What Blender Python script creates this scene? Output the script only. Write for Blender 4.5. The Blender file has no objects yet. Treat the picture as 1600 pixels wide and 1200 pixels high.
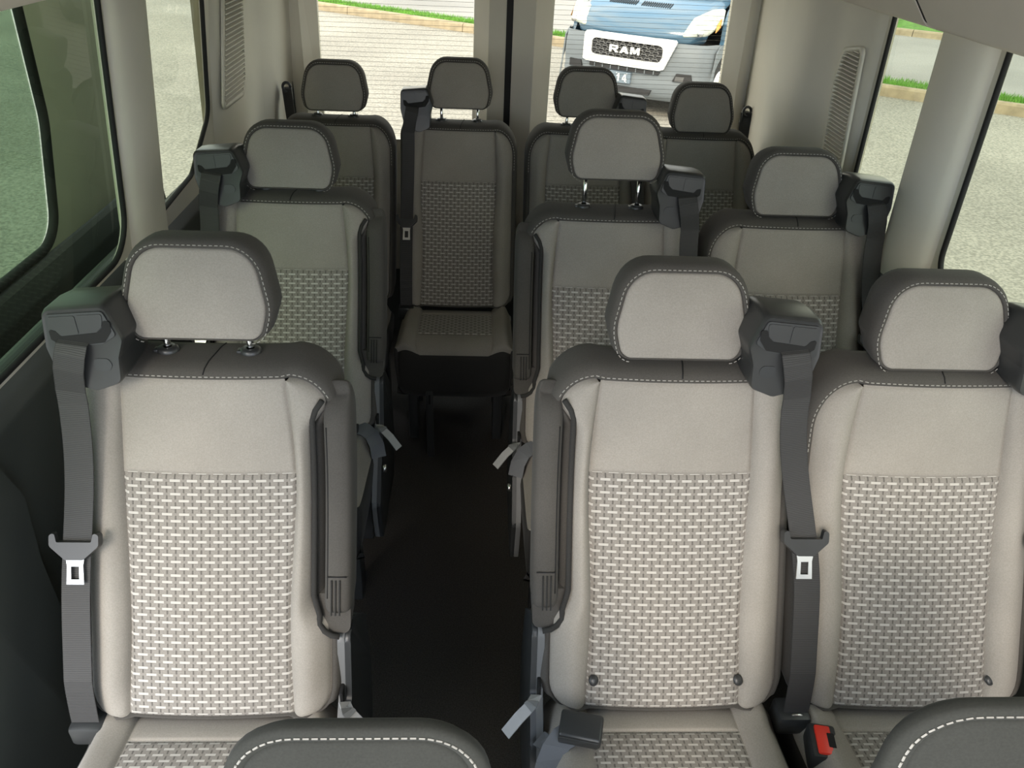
import bpy, bmesh, math, random
from mathutils import Vector, Matrix
random.seed(7)
sin, cos, pi, sqrt = math.sin, math.cos, math.pi, math.sqrt
scn = bpy.context.scene
COL = scn.collection

# ------------------------------------------------------------------ camera, world, light, exposure
CAM_LOC = Vector((0, 0, 1.6837))
PITCH, YAW, ROLL, FPX = math.radians(32.634), math.radians(3.262), math.radians(2.7054), 1200.57
def make_camera():
    cp, sp, cy, sy = cos(PITCH), sin(PITCH), cos(YAW), sin(YAW)
    fwd = Vector((sy * cp, cy * cp, -sp)); right = Vector((cy, -sy, 0)); down = fwd.cross(right)
    cr, sr = cos(ROLL), sin(ROLL)
    r2 = right * cr - down * sr
    d2 = right * sr + down * cr
    m = Matrix((r2, -d2, -fwd)).transposed().to_4x4()
    m.translation = CAM_LOC
    cd = bpy.data.cameras.new('camera'); cd.sensor_width = 36; cd.lens = 36 * FPX / 1600
    cd.clip_start = .02; cd.clip_end = 500
    c = bpy.data.objects.new('camera', cd); c.matrix_world = m; COL.objects.link(c)
    scn.camera = c
make_camera()

def make_world():
    w = bpy.data.worlds.new('sky'); scn.world = w; w.use_nodes = True
    nt = w.node_tree; nt.nodes.clear()
    N = nt.nodes.new; L = nt.links.new
    out = N('ShaderNodeOutputWorld'); bg = N('ShaderNodeBackground'); bg.inputs['Strength'].default_value = 2.1
    tc = N('ShaderNodeTexCoord'); mp = N('ShaderNodeMapping'); mp.inputs['Scale'].default_value = (1.6, 1.6, 3.2)
    nz = N('ShaderNodeTexNoise'); nz.inputs['Scale'].default_value = 2.2; nz.inputs['Detail'].default_value = 6
    cr = N('ShaderNodeValToRGB')
    cr.color_ramp.elements[0].position = .36; cr.color_ramp.elements[0].color = (.42, .62, .90, 1)
    cr.color_ramp.elements[1].position = .60; cr.color_ramp.elements[1].color = (1.0, .965, .90, 1)
    L(tc.outputs['Generated'], mp.inputs['Vector']); L(mp.outputs['Vector'], nz.inputs['Vector'])
    L(nz.outputs['Fac'], cr.inputs['Fac']); L(cr.outputs['Color'], bg.inputs['Color']); L(bg.outputs[0], out.inputs[0])
make_world()
sd = bpy.data.lights.new('sun', 'SUN'); sd.energy = 1.5; sd.angle = math.radians(22); sd.color = (1, .90, .78)
so = bpy.data.objects.new('sun', sd); COL.objects.link(so)
so.rotation_euler = Vector((.30, .80, -.48)).to_track_quat('-Z', 'Y').to_euler()
scn.view_settings.view_transform = 'Standard'; scn.view_settings.look = 'None'
scn.view_settings.gamma = 1; scn.view_settings.use_curve_mapping = False
scn.view_settings.exposure = 1.05
scn.cycles.max_bounces = 10; scn.cycles.transparent_max_bounces = 16

# ------------------------------------------------------------------ materials
def new_mat(name):
    m = bpy.data.materials.new(name); m.use_nodes = True
    nt = m.node_tree; b = nt.nodes['Principled BSDF']
    return m, nt, b
def math_node(nt, op, a, b=None, c=None):
    n = nt.nodes.new('ShaderNodeMath'); n.operation = op
    for i, v in enumerate((a, b, c)):
        if v is None: continue
        if isinstance(v, (int, float)): n.inputs[i].default_value = v
        else: nt.links.new(v, n.inputs[i])
    return n.outputs[0]
def noise(nt, scale, detail=2, coord='Object'):
    tc = nt.nodes.new('ShaderNodeTexCoord'); n = nt.nodes.new('ShaderNodeTexNoise')
    n.inputs['Scale'].default_value = scale; n.inputs['Detail'].default_value = detail
    nt.links.new(tc.outputs[coord], n.inputs['Vector'])
    return n.outputs['Fac']
def ramp(nt, fac, c0, c1, p0=.3, p1=.7):
    r = nt.nodes.new('ShaderNodeValToRGB')
    r.color_ramp.elements[0].position = p0; r.color_ramp.elements[0].color = (*c0, 1)
    r.color_ramp.elements[1].position = p1; r.color_ramp.elements[1].color = (*c1, 1)
    nt.links.new(fac, r.inputs['Fac']); return r.outputs['Color']
def mixc(nt, fac, a, b):
    m = nt.nodes.new('ShaderNodeMix'); m.data_type = 'RGBA'
    if isinstance(fac, (int, float)): m.inputs[0].default_value = fac
    else: nt.links.new(fac, m.inputs[0])
    for s, v in ((6, a), (7, b)):
        if isinstance(v, tuple): m.inputs[s].default_value = (*v, 1)
        else: nt.links.new(v, m.inputs[s])
    return m.outputs[2]
def bump(nt, b, height, strength, dist):
    n = nt.nodes.new('ShaderNodeBump'); n.inputs['Strength'].default_value = strength; n.inputs['Distance'].default_value = dist
    nt.links.new(height, n.inputs['Height']); nt.links.new(n.outputs[0], b.inputs['Normal'])
def plain(name, col, rough=.5, metal=0, var=.12, vscale=6, bscale=None, bstr=.2, bdist=.001, spec=None, coat=0):
    m, nt, b = new_mat(name)
    c0 = tuple(x * (1 - var) for x in col); c1 = tuple(min(1, x * (1 + var)) for x in col)
    nt.links.new(ramp(nt, noise(nt, vscale, 3), c0, c1), b.inputs['Base Color'])
    b.inputs['Roughness'].default_value = rough; b.inputs['Metallic'].default_value = metal
    if spec is not None: b.inputs['Specular IOR Level'].default_value = spec
    if coat: b.inputs['Coat Weight'].default_value = coat; b.inputs['Coat Roughness'].default_value = .03
    if bscale: bump(nt, b, noise(nt, bscale, 2), bstr, bdist)
    return m
def fabric(name, col, sheen=.2, var=.06):
    m, nt, b = new_mat(name)
    big = noise(nt, 9, 3); fine = noise(nt, 420, 2)
    c0 = tuple(x * (1 - var) for x in col); c1 = tuple(min(1, x * (1 + var)) for x in col)
    base = ramp(nt, big, c0, c1)
    f2 = ramp(nt, fine, (.90, .90, .90), (1.07, 1.07, 1.07), .3, .7)
    mm = nt.nodes.new('ShaderNodeMix'); mm.data_type = 'RGBA'; mm.blend_type = 'MULTIPLY'; mm.inputs[0].default_value = 1
    nt.links.new(base, mm.inputs[6]); nt.links.new(f2, mm.inputs[7])
    nt.links.new(mm.outputs[2], b.inputs['Base Color'])
    b.inputs['Roughness'].default_value = .92; b.inputs['Specular IOR Level'].default_value = .15
    b.inputs['Sheen Weight'].default_value = sheen; b.inputs['Sheen Roughness'].default_value = .5
    bump(nt, b, fine, .15, .0005)
    return m
def woven(name, base, dash, tick):
    m, nt, b = new_mat(name)
    uv = nt.nodes.new('ShaderNodeUVMap'); sp = nt.nodes.new('ShaderNodeSeparateXYZ'); nt.links.new(uv.outputs[0], sp.inputs[0])
    M = lambda op, a, bb=None, c=None: math_node(nt, op, a, bb, c)
    PX, PY = .0290, .0118
    vr = M('DIVIDE', sp.outputs[1], PY); row = M('FLOOR', vr); fy = M('SUBTRACT', vr, row)
    half = M('MULTIPLY', M('MODULO', M('ABSOLUTE', row), 2.0), .5)
    ur = M('ADD', M('DIVIDE', sp.outputs[0], PX), half)
    fx = M('SUBTRACT', ur, M('FLOOR', ur))
    dx = M('ABSOLUTE', M('SUBTRACT', fx, .5)); dy = M('ABSOLUTE', M('SUBTRACT', fy, .5))
    isd = M('MULTIPLY', M('LESS_THAN', dx, .30), M('LESS_THAN', dy, .19))
    u2 = M('DIVIDE', sp.outputs[0], PX / 2); f2 = M('ABSOLUTE', M('SUBTRACT', M('SUBTRACT', u2, M('FLOOR', u2)), .5))
    tk = M('MULTIPLY', M('GREATER_THAN', f2, .40), M('GREATER_THAN', dy, .20))
    edge = M('MULTIPLY', M('MULTIPLY', M('LESS_THAN', dx, .30), M('GREATER_THAN', dy, .19)), M('LESS_THAN', dy, .27))
    fine = noise(nt, 500, 2)
    bc = ramp(nt, fine, tuple(x * .85 for x in base), tuple(x * 1.12 for x in base))
    # threads run across each pale dash
    th = M('FRACT', M('DIVIDE', sp.outputs[0], .0022))
    dc = mixc(nt, M('GREATER_THAN', th, .72), dash, tuple(x * .72 for x in dash))
    c = mixc(nt, M('MULTIPLY', edge, .30), bc, tick)
    c = mixc(nt, M('MULTIPLY', tk, .85), c, tick)
    c = mixc(nt, isd, c, dc)
    nt.links.new(c, b.inputs['Base Color'])
    b.inputs['Roughness'].default_value = .85; b.inputs['Specular IOR Level'].default_value = .2
    b.inputs['Sheen Weight'].default_value = .15
    h = M('SUBTRACT', M('MULTIPLY', isd, .35), M('MULTIPLY', M('MAXIMUM', tk, M('MULTIPLY', edge, .6)), .8))
    bump(nt, b, h, .6, .0012)
    return m
def webbing_mat():
    m, nt, b = new_mat('belt_webbing')
    uv = nt.nodes.new('ShaderNodeUVMap'); sp = nt.nodes.new('ShaderNodeSeparateXYZ'); nt.links.new(uv.outputs[0], sp.inputs[0])
    s = math_node(nt, 'SINE', math_node(nt, 'MULTIPLY', sp.outputs[1], 2 * pi / .0032))
    k = math_node(nt, 'ADD', math_node(nt, 'MULTIPLY', s, .25), .5)
    c = ramp(nt, k, (.028, .028, .028), (.056, .055, .054), .2, .8)
    # selvedge
    e = math_node(nt, 'GREATER_THAN', math_node(nt, 'ABSOLUTE', sp.outputs[0]), .0222)
    c = mixc(nt, math_node(nt, 'MULTIPLY', e, .6), c, (.02, .02, .02))
    nt.links.new(c, b.inputs['Base Color']); b.inputs['Roughness'].default_value = .6; b.inputs['Specular IOR Level'].default_value = .3
    bump(nt, b, s, .25, .0006)
    return m
def glass_mat(name, tint, refl=1.0):
    m = bpy.data.materials.new(name); m.use_nodes = True; nt = m.node_tree; nt.nodes.clear()
    N = nt.nodes.new; L = nt.links.new
    out = N('ShaderNodeOutputMaterial'); t = N('ShaderNodeBsdfTransparent'); t.inputs[0].default_value = (*tint, 1)
    g = N('ShaderNodeBsdfGlossy'); g.inputs['Roughness'].default_value = .01
    lw = N('ShaderNodeLayerWeight'); lw.inputs[0].default_value = .5
    fz = math_node(nt, 'ADD', math_node(nt, 'MULTIPLY', math_node(nt, 'POWER', lw.outputs['Facing'], 4.5), .35), .022)
    mx = N('ShaderNodeMixShader')
    L(math_node(nt, 'MULTIPLY', fz, refl), mx.inputs[0]); L(t.outputs[0], mx.inputs[1]); L(g.outputs[0], mx.inputs[2]); L(mx.outputs[0], out.inputs[0])
    return m
M = {}
M['light'] = fabric('beige_grey_fabric', (.292, .270, .238), .06)
M['dark'] = fabric('charcoal_fabric', (.074, .069, .062), .05)
M['darker'] = fabric('black_fabric', (.035, .034, .032), .05)
M['weave'] = woven('woven_insert', (.240, .222, .198), (.50, .475, .435), (.098, .090, .080))
M['darkface'] = fabric('dark_twill', (.044, .045, .040), .05)
M['stitch'] = plain('pale_thread', (.37, .355, .32), .8)
M['black'] = plain('black_plastic', (.030, .032, .033), .38, bscale=900, bstr=.12, bdist=.0005)
M['gloss'] = plain('satin_black_plastic', (.032, .033, .033), .36, bscale=700, bstr=.15, bdist=.0005)
M['hole'] = plain('slot_black', (.004, .004, .004), .8)
M['bracket'] = plain('grey_plastic', (.14, .144, .146), .5, bscale=500, bstr=.2, bdist=.0006)
M['strap'] = plain('grey_strap', (.34, .34, .34), .7, bscale=700, bstr=.3, bdist=.0008)
M['strapdark'] = plain('slate_webbing', (.10, .105, .115), .6, bscale=600, bstr=.3, bdist=.0008)
M['chrome'] = plain('chrome', (.75, .76, .77), .12, 1, .03)
M['steel'] = plain('bright_steel', (.80, .80, .77), .28, 1, .04)
M['red'] = plain('red_button', (.80, .045, .025), .35, var=.05)
M['web'] = webbing_mat()
M['trim'] = plain('warm_grey_trim', (.64, .605, .51), .55, var=.03, bscale=320, bstr=.10, bdist=.0008)
M['trimdark'] = plain('dark_grey_trim', (.052, .058, .053), .5, var=.06, bscale=320, bstr=.15, bdist=.0008)
M['head'] = plain('headliner_beige', (.80, .735, .645), .85, var=.03, bscale=500, bstr=.25, bdist=.0008)
M['ventback'] = plain('vent_gap_dark', (.14, .13, .115), .7)  # backing coloured dark so the gaps between slats read dark
M['roofliner'] = plain('roof_lining', (.36, .34, .30), .9, var=.03)
M['vent'] = plain('vent_grey', (.44, .42, .37), .5, var=.03)
M['seal'] = plain('rubber_seal', (.006, .006, .006), .7)
M['carpet'] = plain('carpet', (.046, .040, .034), .95, var=.35, vscale=260, bscale=420, bstr=.6, bdist=.003)
M['glass'] = glass_mat('tinted_glass', (.53, .545, .42))
M['glassdark'] = glass_mat('privacy_glass', (.44, .52, .42))
M['glassdoor'] = glass_mat('door_privacy_glass', (.33, .41, .31))
M['glassrear'] = glass_mat('rear_glass', (.86, .81, .68), .6)
M['wire'] = plain('defroster_brown', (.26, .23, .18), .6)

# ------------------------------------------------------------------ helpers
def link(o, parent=None):
    COL.objects.link(o)
    if parent is not None: o.parent = parent
    return o
def mk(name, vs, fs, mat, parent=None, smooth=True, uv=None):
    me = bpy.data.meshes.new(name); me.from_pydata([tuple(v) for v in vs], [], fs); me.update()
    if mat is not None: me.materials.append(mat)
    if smooth: me.polygons.foreach_set('use_smooth', [True] * len(me.polygons))
    if uv is not None:
        l = me.uv_layers.new(name='UVMap')
        for lp in me.loops: l.data[lp.index].uv = uv[lp.vertex_index]
    return link(bpy.data.objects.new(name, me), parent)
def from_bm(name, bm, mat, parent=None, smooth=False, angle=None):
    bmesh.ops.recalc_face_normals(bm, faces=bm.faces)
    me = bpy.data.meshes.new(name); bm.to_mesh(me); bm.free()
    if mat is not None: me.materials.append(mat)
    if smooth: me.polygons.foreach_set('use_smooth', [True] * len(me.polygons))
    o = link(bpy.data.objects.new(name, me), parent)
    if angle: me.set_sharp_from_angle(angle=math.radians(angle))
    return o
def root(name, label, cat, loc=(0, 0, 0), rz=0, group=None):
    o = bpy.data.objects.new(name, None); o.empty_display_size = .1; link(o)
    o.location = loc; o.rotation_euler = (0, 0, rz); o['label'] = label; o['category'] = cat
    if group: o['group'] = group
    return o
def structure(o): o['kind'] = 'structure'; return o
def bm_box(bm, lo, hi, bev=0, seg=2, mat4=None):
    r = bmesh.ops.create_cube(bm, size=1)
    vs = r['verts']
    c = [(a + b) / 2 for a, b in zip(lo, hi)]; s = [b - a for a, b in zip(lo, hi)]
    for v in vs: v.co = Vector((v.co.x * s[0] + c[0], v.co.y * s[1] + c[1], v.co.z * s[2] + c[2]))
    es = list({e for v in vs for e in v.link_edges})
    if bev > 0:
        r2 = bmesh.ops.bevel(bm, geom=es, offset=bev, segments=seg, affect='EDGES', profile=.5)
        vs = list({v for f in r2['faces'] for v in f.verts} | {v for v in vs if v.is_valid})
    if mat4 is not None:
        for v in vs: v.co = mat4 @ v.co
def box(name, lo, hi, mat, parent=None, bev=0, seg=2, mat4=None):
    bm = bmesh.new(); bm_box(bm, lo, hi, bev, seg, mat4)
    return from_bm(name, bm, mat, parent, smooth=bev > 0, angle=40 if bev > 0 else None)
def prism(name, poly, axis, d0, d1, mat, parent=None, bev=0, seg=2):
    """poly (2-D) extruded from d0 to d1 along axis; plane order: x->(y,z) y->(x,z) z->(x,y)"""
    bm = bmesh.new()
    P = {'x': lambda a, b, d: (d, a, b), 'y': lambda a, b, d: (a, d, b), 'z': lambda a, b, d: (a, b, d)}[axis]
    v0 = [bm.verts.new(P(a, b, d0)) for a, b in poly]; v1 = [bm.verts.new(P(a, b, d1)) for a, b in poly]
    n = len(poly)
    bm.faces.new(v0); bm.faces.new(v1[::-1])
    for i in range(n): bm.faces.new((v0[i], v1[i], v1[(i + 1) % n], v0[(i + 1) % n]))
    if bev:
        bmesh.ops.bevel(bm, geom=list(bm.edges), offset=bev, segments=seg, affect='EDGES', profile=.5)
    return from_bm(name, bm, mat, parent, smooth=bev > 0, angle=40 if bev else None)
def frame_axes(t):
    t = t.normalized(); up = Vector((0, 0, 1)) if abs(t.z) < .9 else Vector((0, 1, 0))
    a = t.cross(up).normalized(); return a, t.cross(a).normalized()
def tube(name, pts, r, mat, parent=None, n=12, cap=True):
    pts = [Vector(p) for p in pts]; vs = []; fs = []
    for i, p in enumerate(pts):
        t = pts[min(i + 1, len(pts) - 1)] - pts[max(i - 1, 0)]
        if i == 0: a, b = frame_axes(t)
        else:
            tn = t.normalized(); a = (a - tn * a.dot(tn)).normalized(); b = tn.cross(a)
        rr = r[i] if isinstance(r, (list, tuple)) else r
        for k in range(n): vs.append(p + a * (rr * cos(2 * pi * k / n)) + b * (rr * sin(2 * pi * k / n)))
    for i in range(len(pts) - 1):
        for k in range(n): fs.append((i * n + k, i * n + (k + 1) % n, (i + 1) * n + (k + 1) % n, (i + 1) * n + k))
    if cap: fs.append(tuple(range(n))[::-1]); fs.append(tuple((len(pts) - 1) * n + k for k in range(n)))
    return mk(name, vs, fs, mat, parent)
def ribbon(name, pts, nrm, w, th, mat, parent=None):
    """flat strap along pts; nrm = list of normals (or one); width across = t x n"""
    pts = [Vector(p) for p in pts]; vs = []; uv = []; fs = []; L = 0
    for i, p in enumerate(pts):
        if i: L += (p - pts[i - 1]).length
        t = (pts[min(i + 1, len(pts) - 1)] - pts[max(i - 1, 0)]).normalized()
        n = Vector(nrm[i] if isinstance(nrm, list) else nrm).normalized()
        a = t.cross(n).normalized(); n = a.cross(t).normalized()
        for s, k in ((-1, 1), (1, 1), (1, -1), (-1, -1)):
            vs.append(p + a * (s * w / 2) + n * (k * th / 2)); uv.append((s * w / 2, L))
    for i in range(len(pts) - 1):
        for k in range(4): fs.append((4 * i + k, 4 * i + (k + 1) % 4, 4 * i + 4 + (k + 1) % 4, 4 * i + 4 + k))
    fs.append((3, 2, 1, 0)); e = 4 * (len(pts) - 1); fs.append((e, e + 1, e + 2, e + 3))
    return mk(name, vs, fs, mat, parent, smooth=False, uv=uv)
def smooth01(x): x = max(0, min(1, x)); return x * x * (3 - 2 * x)
def hermite(xs, ys):
    n = len(xs); d = [(ys[i + 1] - ys[i]) / (xs[i + 1] - xs[i]) for i in range(n - 1)]
    m = [d[0]] + [(d[i - 1] + d[i]) / 2 for i in range(1, n - 1)] + [d[-1]]
    def f(x):
        if x <= xs[0]: return ys[0] + m[0] * (x - xs[0])
        if x >= xs[-1]: return ys[-1] + m[-1] * (x - xs[-1])
        i = max(k for k in range(n - 1) if xs[k] <= x)
        h = xs[i + 1] - xs[i]; t = (x - xs[i]) / h
        return (ys[i] * (1 + 2 * t) * (1 - t) ** 2 + h * m[i] * t * (1 - t) ** 2 + ys[i + 1] * t * t * (3 - 2 * t) + h * m[i + 1] * t * t * (t - 1))
    return f
def grid_faces(nu, nv):
    return [(j * nu + i, j * nu + i + 1, (j + 1) * nu + i + 1, (j + 1) * nu + i) for j in range(nv - 1) for i in range(nu - 1)]
def edge_samples(w, n, groove=.004):
    """parameters 0..1 across a width w, bunched at both edges for the seam groove"""
    a = [0, .0012 / w, groove * .6 / w, groove * 1.3 / w, groove * 2.4 / w]
    mid = [a[-1] + (1 - 2 * a[-1]) * i / n for i in range(1, n)]
    return a + mid + [1 - x for x in a[::-1]]
def tuck(d, depth=.004, w=.0035): return depth * math.exp(-(d / w) ** 2)
def round_poly(pts, rad, n=8):
    out = []; N = len(pts)
    for i in range(N):
        p = Vector(pts[i]); a = Vector(pts[i - 1]); b = Vector(pts[(i + 1) % N])
        u = (a - p).normalized(); v = (b - p).normalized()
        r = rad[i] if isinstance(rad, (list, tuple)) else rad
        ang = u.angle(v); k = r / math.tan(ang / 2)
        k = min(k, (a - p).length * .5, (b - p).length * .5); r = k * math.tan(ang / 2)
        if r < 1e-5: out.append(tuple(p)); continue
        c = p + (u + v).normalized() * (r / sin(ang / 2))
        s = p + u * k - c; e = p + v * k - c
        a0 = math.atan2(s.y, s.x); a1 = math.atan2(e.y, e.x)
        da = (a1 - a0 + pi) % (2 * pi) - pi
        out += [(c.x + r * cos(a0 + da * q / n), c.y + r * sin(a0 + da * q / n)) for q in range(n + 1)]
    return out
def loop_normals(P, closed=True):
    n = len(P); out = []
    for i in range(n):
        a = P[(i - 1) % n] if closed or i > 0 else P[i]; b = P[(i + 1) % n] if closed or i < n - 1 else P[i]
        t = (b[0] - a[0], b[1] - a[1]); l = math.hypot(*t) or 1
        out.append((t[1] / l, -t[0] / l))          # outward for a counter-clockwise loop
    return out
def stitches(name, pts, nrm, parent, step=.0095, ln=.0056, r=.0008, lift=.0004):
    """short real threads along a 3-D polyline"""
    P = [Vector(p) for p in pts]; vs = []; fs = []; acc = 0; nxt = step * .5
    for i in range(len(P) - 1):
        seg = P[i + 1] - P[i]; l = seg.length
        if l < 1e-6: continue
        t = seg / l
        while nxt <= acc + l:
            c = P[i] + t * (nxt - acc); n = Vector(nrm[i]).normalized(); a = t.cross(n).normalized(); b = len(vs)
            c = c + n * lift
            for s in (-1, 1):
                for q, (x, y) in enumerate(((r, 0), (0, r), (-r, 0), (0, -r))):
                    vs.append(c + t * (s * ln / 2) + a * x + n * y)
            for q in range(4): fs.append((b + q, b + (q + 1) % 4, b + 4 + (q + 1) % 4, b + 4 + q))
            fs.append((b + 3, b + 2, b + 1, b)); fs.append((b + 4, b + 5, b + 6, b + 7))
            nxt += step
        acc += l
    if vs:
        o = mk(name, vs, fs, M['stitch'], parent, smooth=False); return o

# ------------------------------------------------------------------ the seat
VZ = hermite([.36, .45, .60, .825, .984, 1.06], [-.285, -.25, -.172, -.048, 0, .018])
SEAM = hermite([.44, .60, .83, .99], [.142, .136, .145, .134])
ZB, ZW, ZT, HALF = .447, .825, .986, .207
def half_at(z, kind):
    a = HALF
    if kind == 'arm':
        a -= .030 * smooth01((z - .585) / .05) * (1 - smooth01((z - .90) / .05))
    rw, rh = {'tower': (.022, .026), 'round': (.066, .080), 'arm': (.066, .070)}[kind]
    if z > ZT - rh:
        q = (z - (ZT - rh)) / rh; a -= rw * (1 - sqrt(max(0, 1 - q * q)))
    if z < ZB + .045:
        q = (ZB + .045 - z) / .045; a -= .030 * (1 - sqrt(max(0, 1 - min(1, q) ** 2)))
    return a
def front_y(u, z, kind):
    c = SEAM(z); au = abs(u)
    if au <= c: return VZ(z) - .006 * (1 - (au / c) ** 2)
    a = max(half_at(z, kind), c + .004); t = min(1, (au - c) / (a - c))
    top = 1 - .65 * smooth01((z - .86) / .12); bot = smooth01((z - ZB) / .08) * .6 + .4
    return VZ(z) - .024 * top * bot * sin(pi * t ** .85) + .006 * t * t
RIM = [(-.010, .014), (0, .0045), (.0012, .001), (.004, -.001), (.009, .001), (.015, .010), (.019, .028), (.019, .078), (.016, .094), (.008, .104), (-.01, .108)]
def zrows(z0, z1, n):
    return [z0 + (z1 - z0) * p for p in edge_samples(z1 - z0, n)]
def build_backrest(rt, kl, kr, mats):
    """kl / kr: 'tower', 'round' or 'arm' on the -u / +u side"""
    kind = lambda u: kl if u < 0 else kr
    # outline, counter-clockwise seen from the front (u right, z up)
    zs = [ZB + (ZT - ZB) * (1 - cos(pi * i / 60)) / 2 for i in range(61)]
    right = [(half_at(z, kr), z) for z in zs]; left = [(-half_at(z, kl), z) for z in zs[::-1]]
    top = [(right[-1][0] + (left[0][0] - right[-1][0]) * i / 24, ZT) for i in range(1, 24)]
    bot = [(left[-1][0] + (right[0][0] - left[-1][0]) * i / 24, ZB) for i in range(1, 24)]
    P = right + top + left + bot
    # drop duplicates, soften normals
    nr = loop_normals(P)
    for _ in range(2):
        nr = [tuple(Vector((nr[i - 1][0] + nr[i][0] * 2 + nr[(i + 1) % len(P)][0], nr[i - 1][1] + nr[i][1] * 2 + nr[(i + 1) % len(P)][1])).normalized()) for i in range(len(P))]
    vs = []; n = len(P); m = len(RIM)
    for (u, z), (nx, nz) in zip(P, nr):
        y0 = front_y(u, z, kind(u))
        for o, b in RIM:
            ww = 1.0 if nz > -.5 else .5
            vs.append((u + nx * o * ww, y0 + b, z + nz * o * ww * (1.1 if nz > 0 else 1)))
    fs = [(i * m + k, ((i + 1) % n) * m + k, ((i + 1) % n) * m + k + 1, i * m + k + 1) for i in range(n) for k in range(m - 1)]
    back = mk('backrest', vs, fs, mats['dark'], rt)
    # back shell
    def patch(name, ufun, z0, z1, w, nu, nz, mat, yoff=0, groove=True, parent=back):
        zr = zrows(z0, z1, nz) if groove else [z0 + (z1 - z0) * i / nz for i in range(nz + 1)]
        us = edge_samples(w, nu); V = []; UV = []; L = 0; pz = None
        for z in zr:
            if pz is not None: L += math.hypot(z - pz, VZ(z) - VZ(pz))
            pz = z; a, b = ufun(z)
            for s in us:
                u = a + (b - a) * s
                y = front_y(u, z, kind(a + b)) + yoff
                if groove:
                    d = min(min(s, 1 - s) * abs(b - a), abs(z - z0), abs(z1 - z)); y += tuck(d)
                V.append((u, y, z)); UV.append((u, L))
        f = grid_faces(len(us), len(zr))
        return mk(name, V, f, mat, parent, uv=UV)
    patch('insert_panel', lambda z: (-SEAM(z), SEAM(z)), ZB, ZW, .28, 14, 26, mats['weave'])
    patch('upper_panel', lambda z: (-SEAM(z), SEAM(z)), ZW, ZT, .28, 14, 12, mats['light'])
    for s, k in ((-1, kl), (1, kr)):
        if s < 0: patch('bolster', lambda z: (-max(half_at(z, kl), SEAM(z) + .001), -SEAM(z)), ZB, ZT, .07, 9, 46, mats['light'])
        else: patch('bolster', lambda z: (SEAM(z), max(half_at(z, kr), SEAM(z) + .001)), ZB, ZT, .07, 9, 46, mats['light'])
    sh = patch('back_shell', lambda z: (-half_at(z, kl), half_at(z, kr)), ZB, ZT, .4, 8, 16, mats['black'], yoff=.106, groove=False)
    # top stitching on the dark side of the seam
    i0 = min(i for i, (u, z) in enumerate(P) if u > 0 and z > (.945 if kr == 'arm' else .86)); i1 = max(i for i, (u, z) in enumerate(P) if u < 0 and z > (.945 if kl == 'arm' else .86))
    sp = []; sn = []
    for i in range(i0, i1 + 1):
        (u, z), (nx, nz) = P[i], nr[i]
        sp.append((u + nx * .0062, front_y(u, z, kind(u)) - .0002, z + nz * .0068)); sn.append((nx * .35, -1, nz * .35))
    stitches('stitching', sp, sn, back)
    # centre seam on the dark cap
    cs = [(0.004 + .012 * (b / .08), front_y(0, ZT, kl) + b, ZT + o * 1.1 + .0004) for o, b in RIM[4:9]]
    tube('cap_seam', cs, .0012, M['hole'], back, 6)
    return back
HR_POLY = [(-.100, 0), (.100, 0), (.112, .045), (.090, .137), (-.090, .137), (-.112, .045)]
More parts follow.
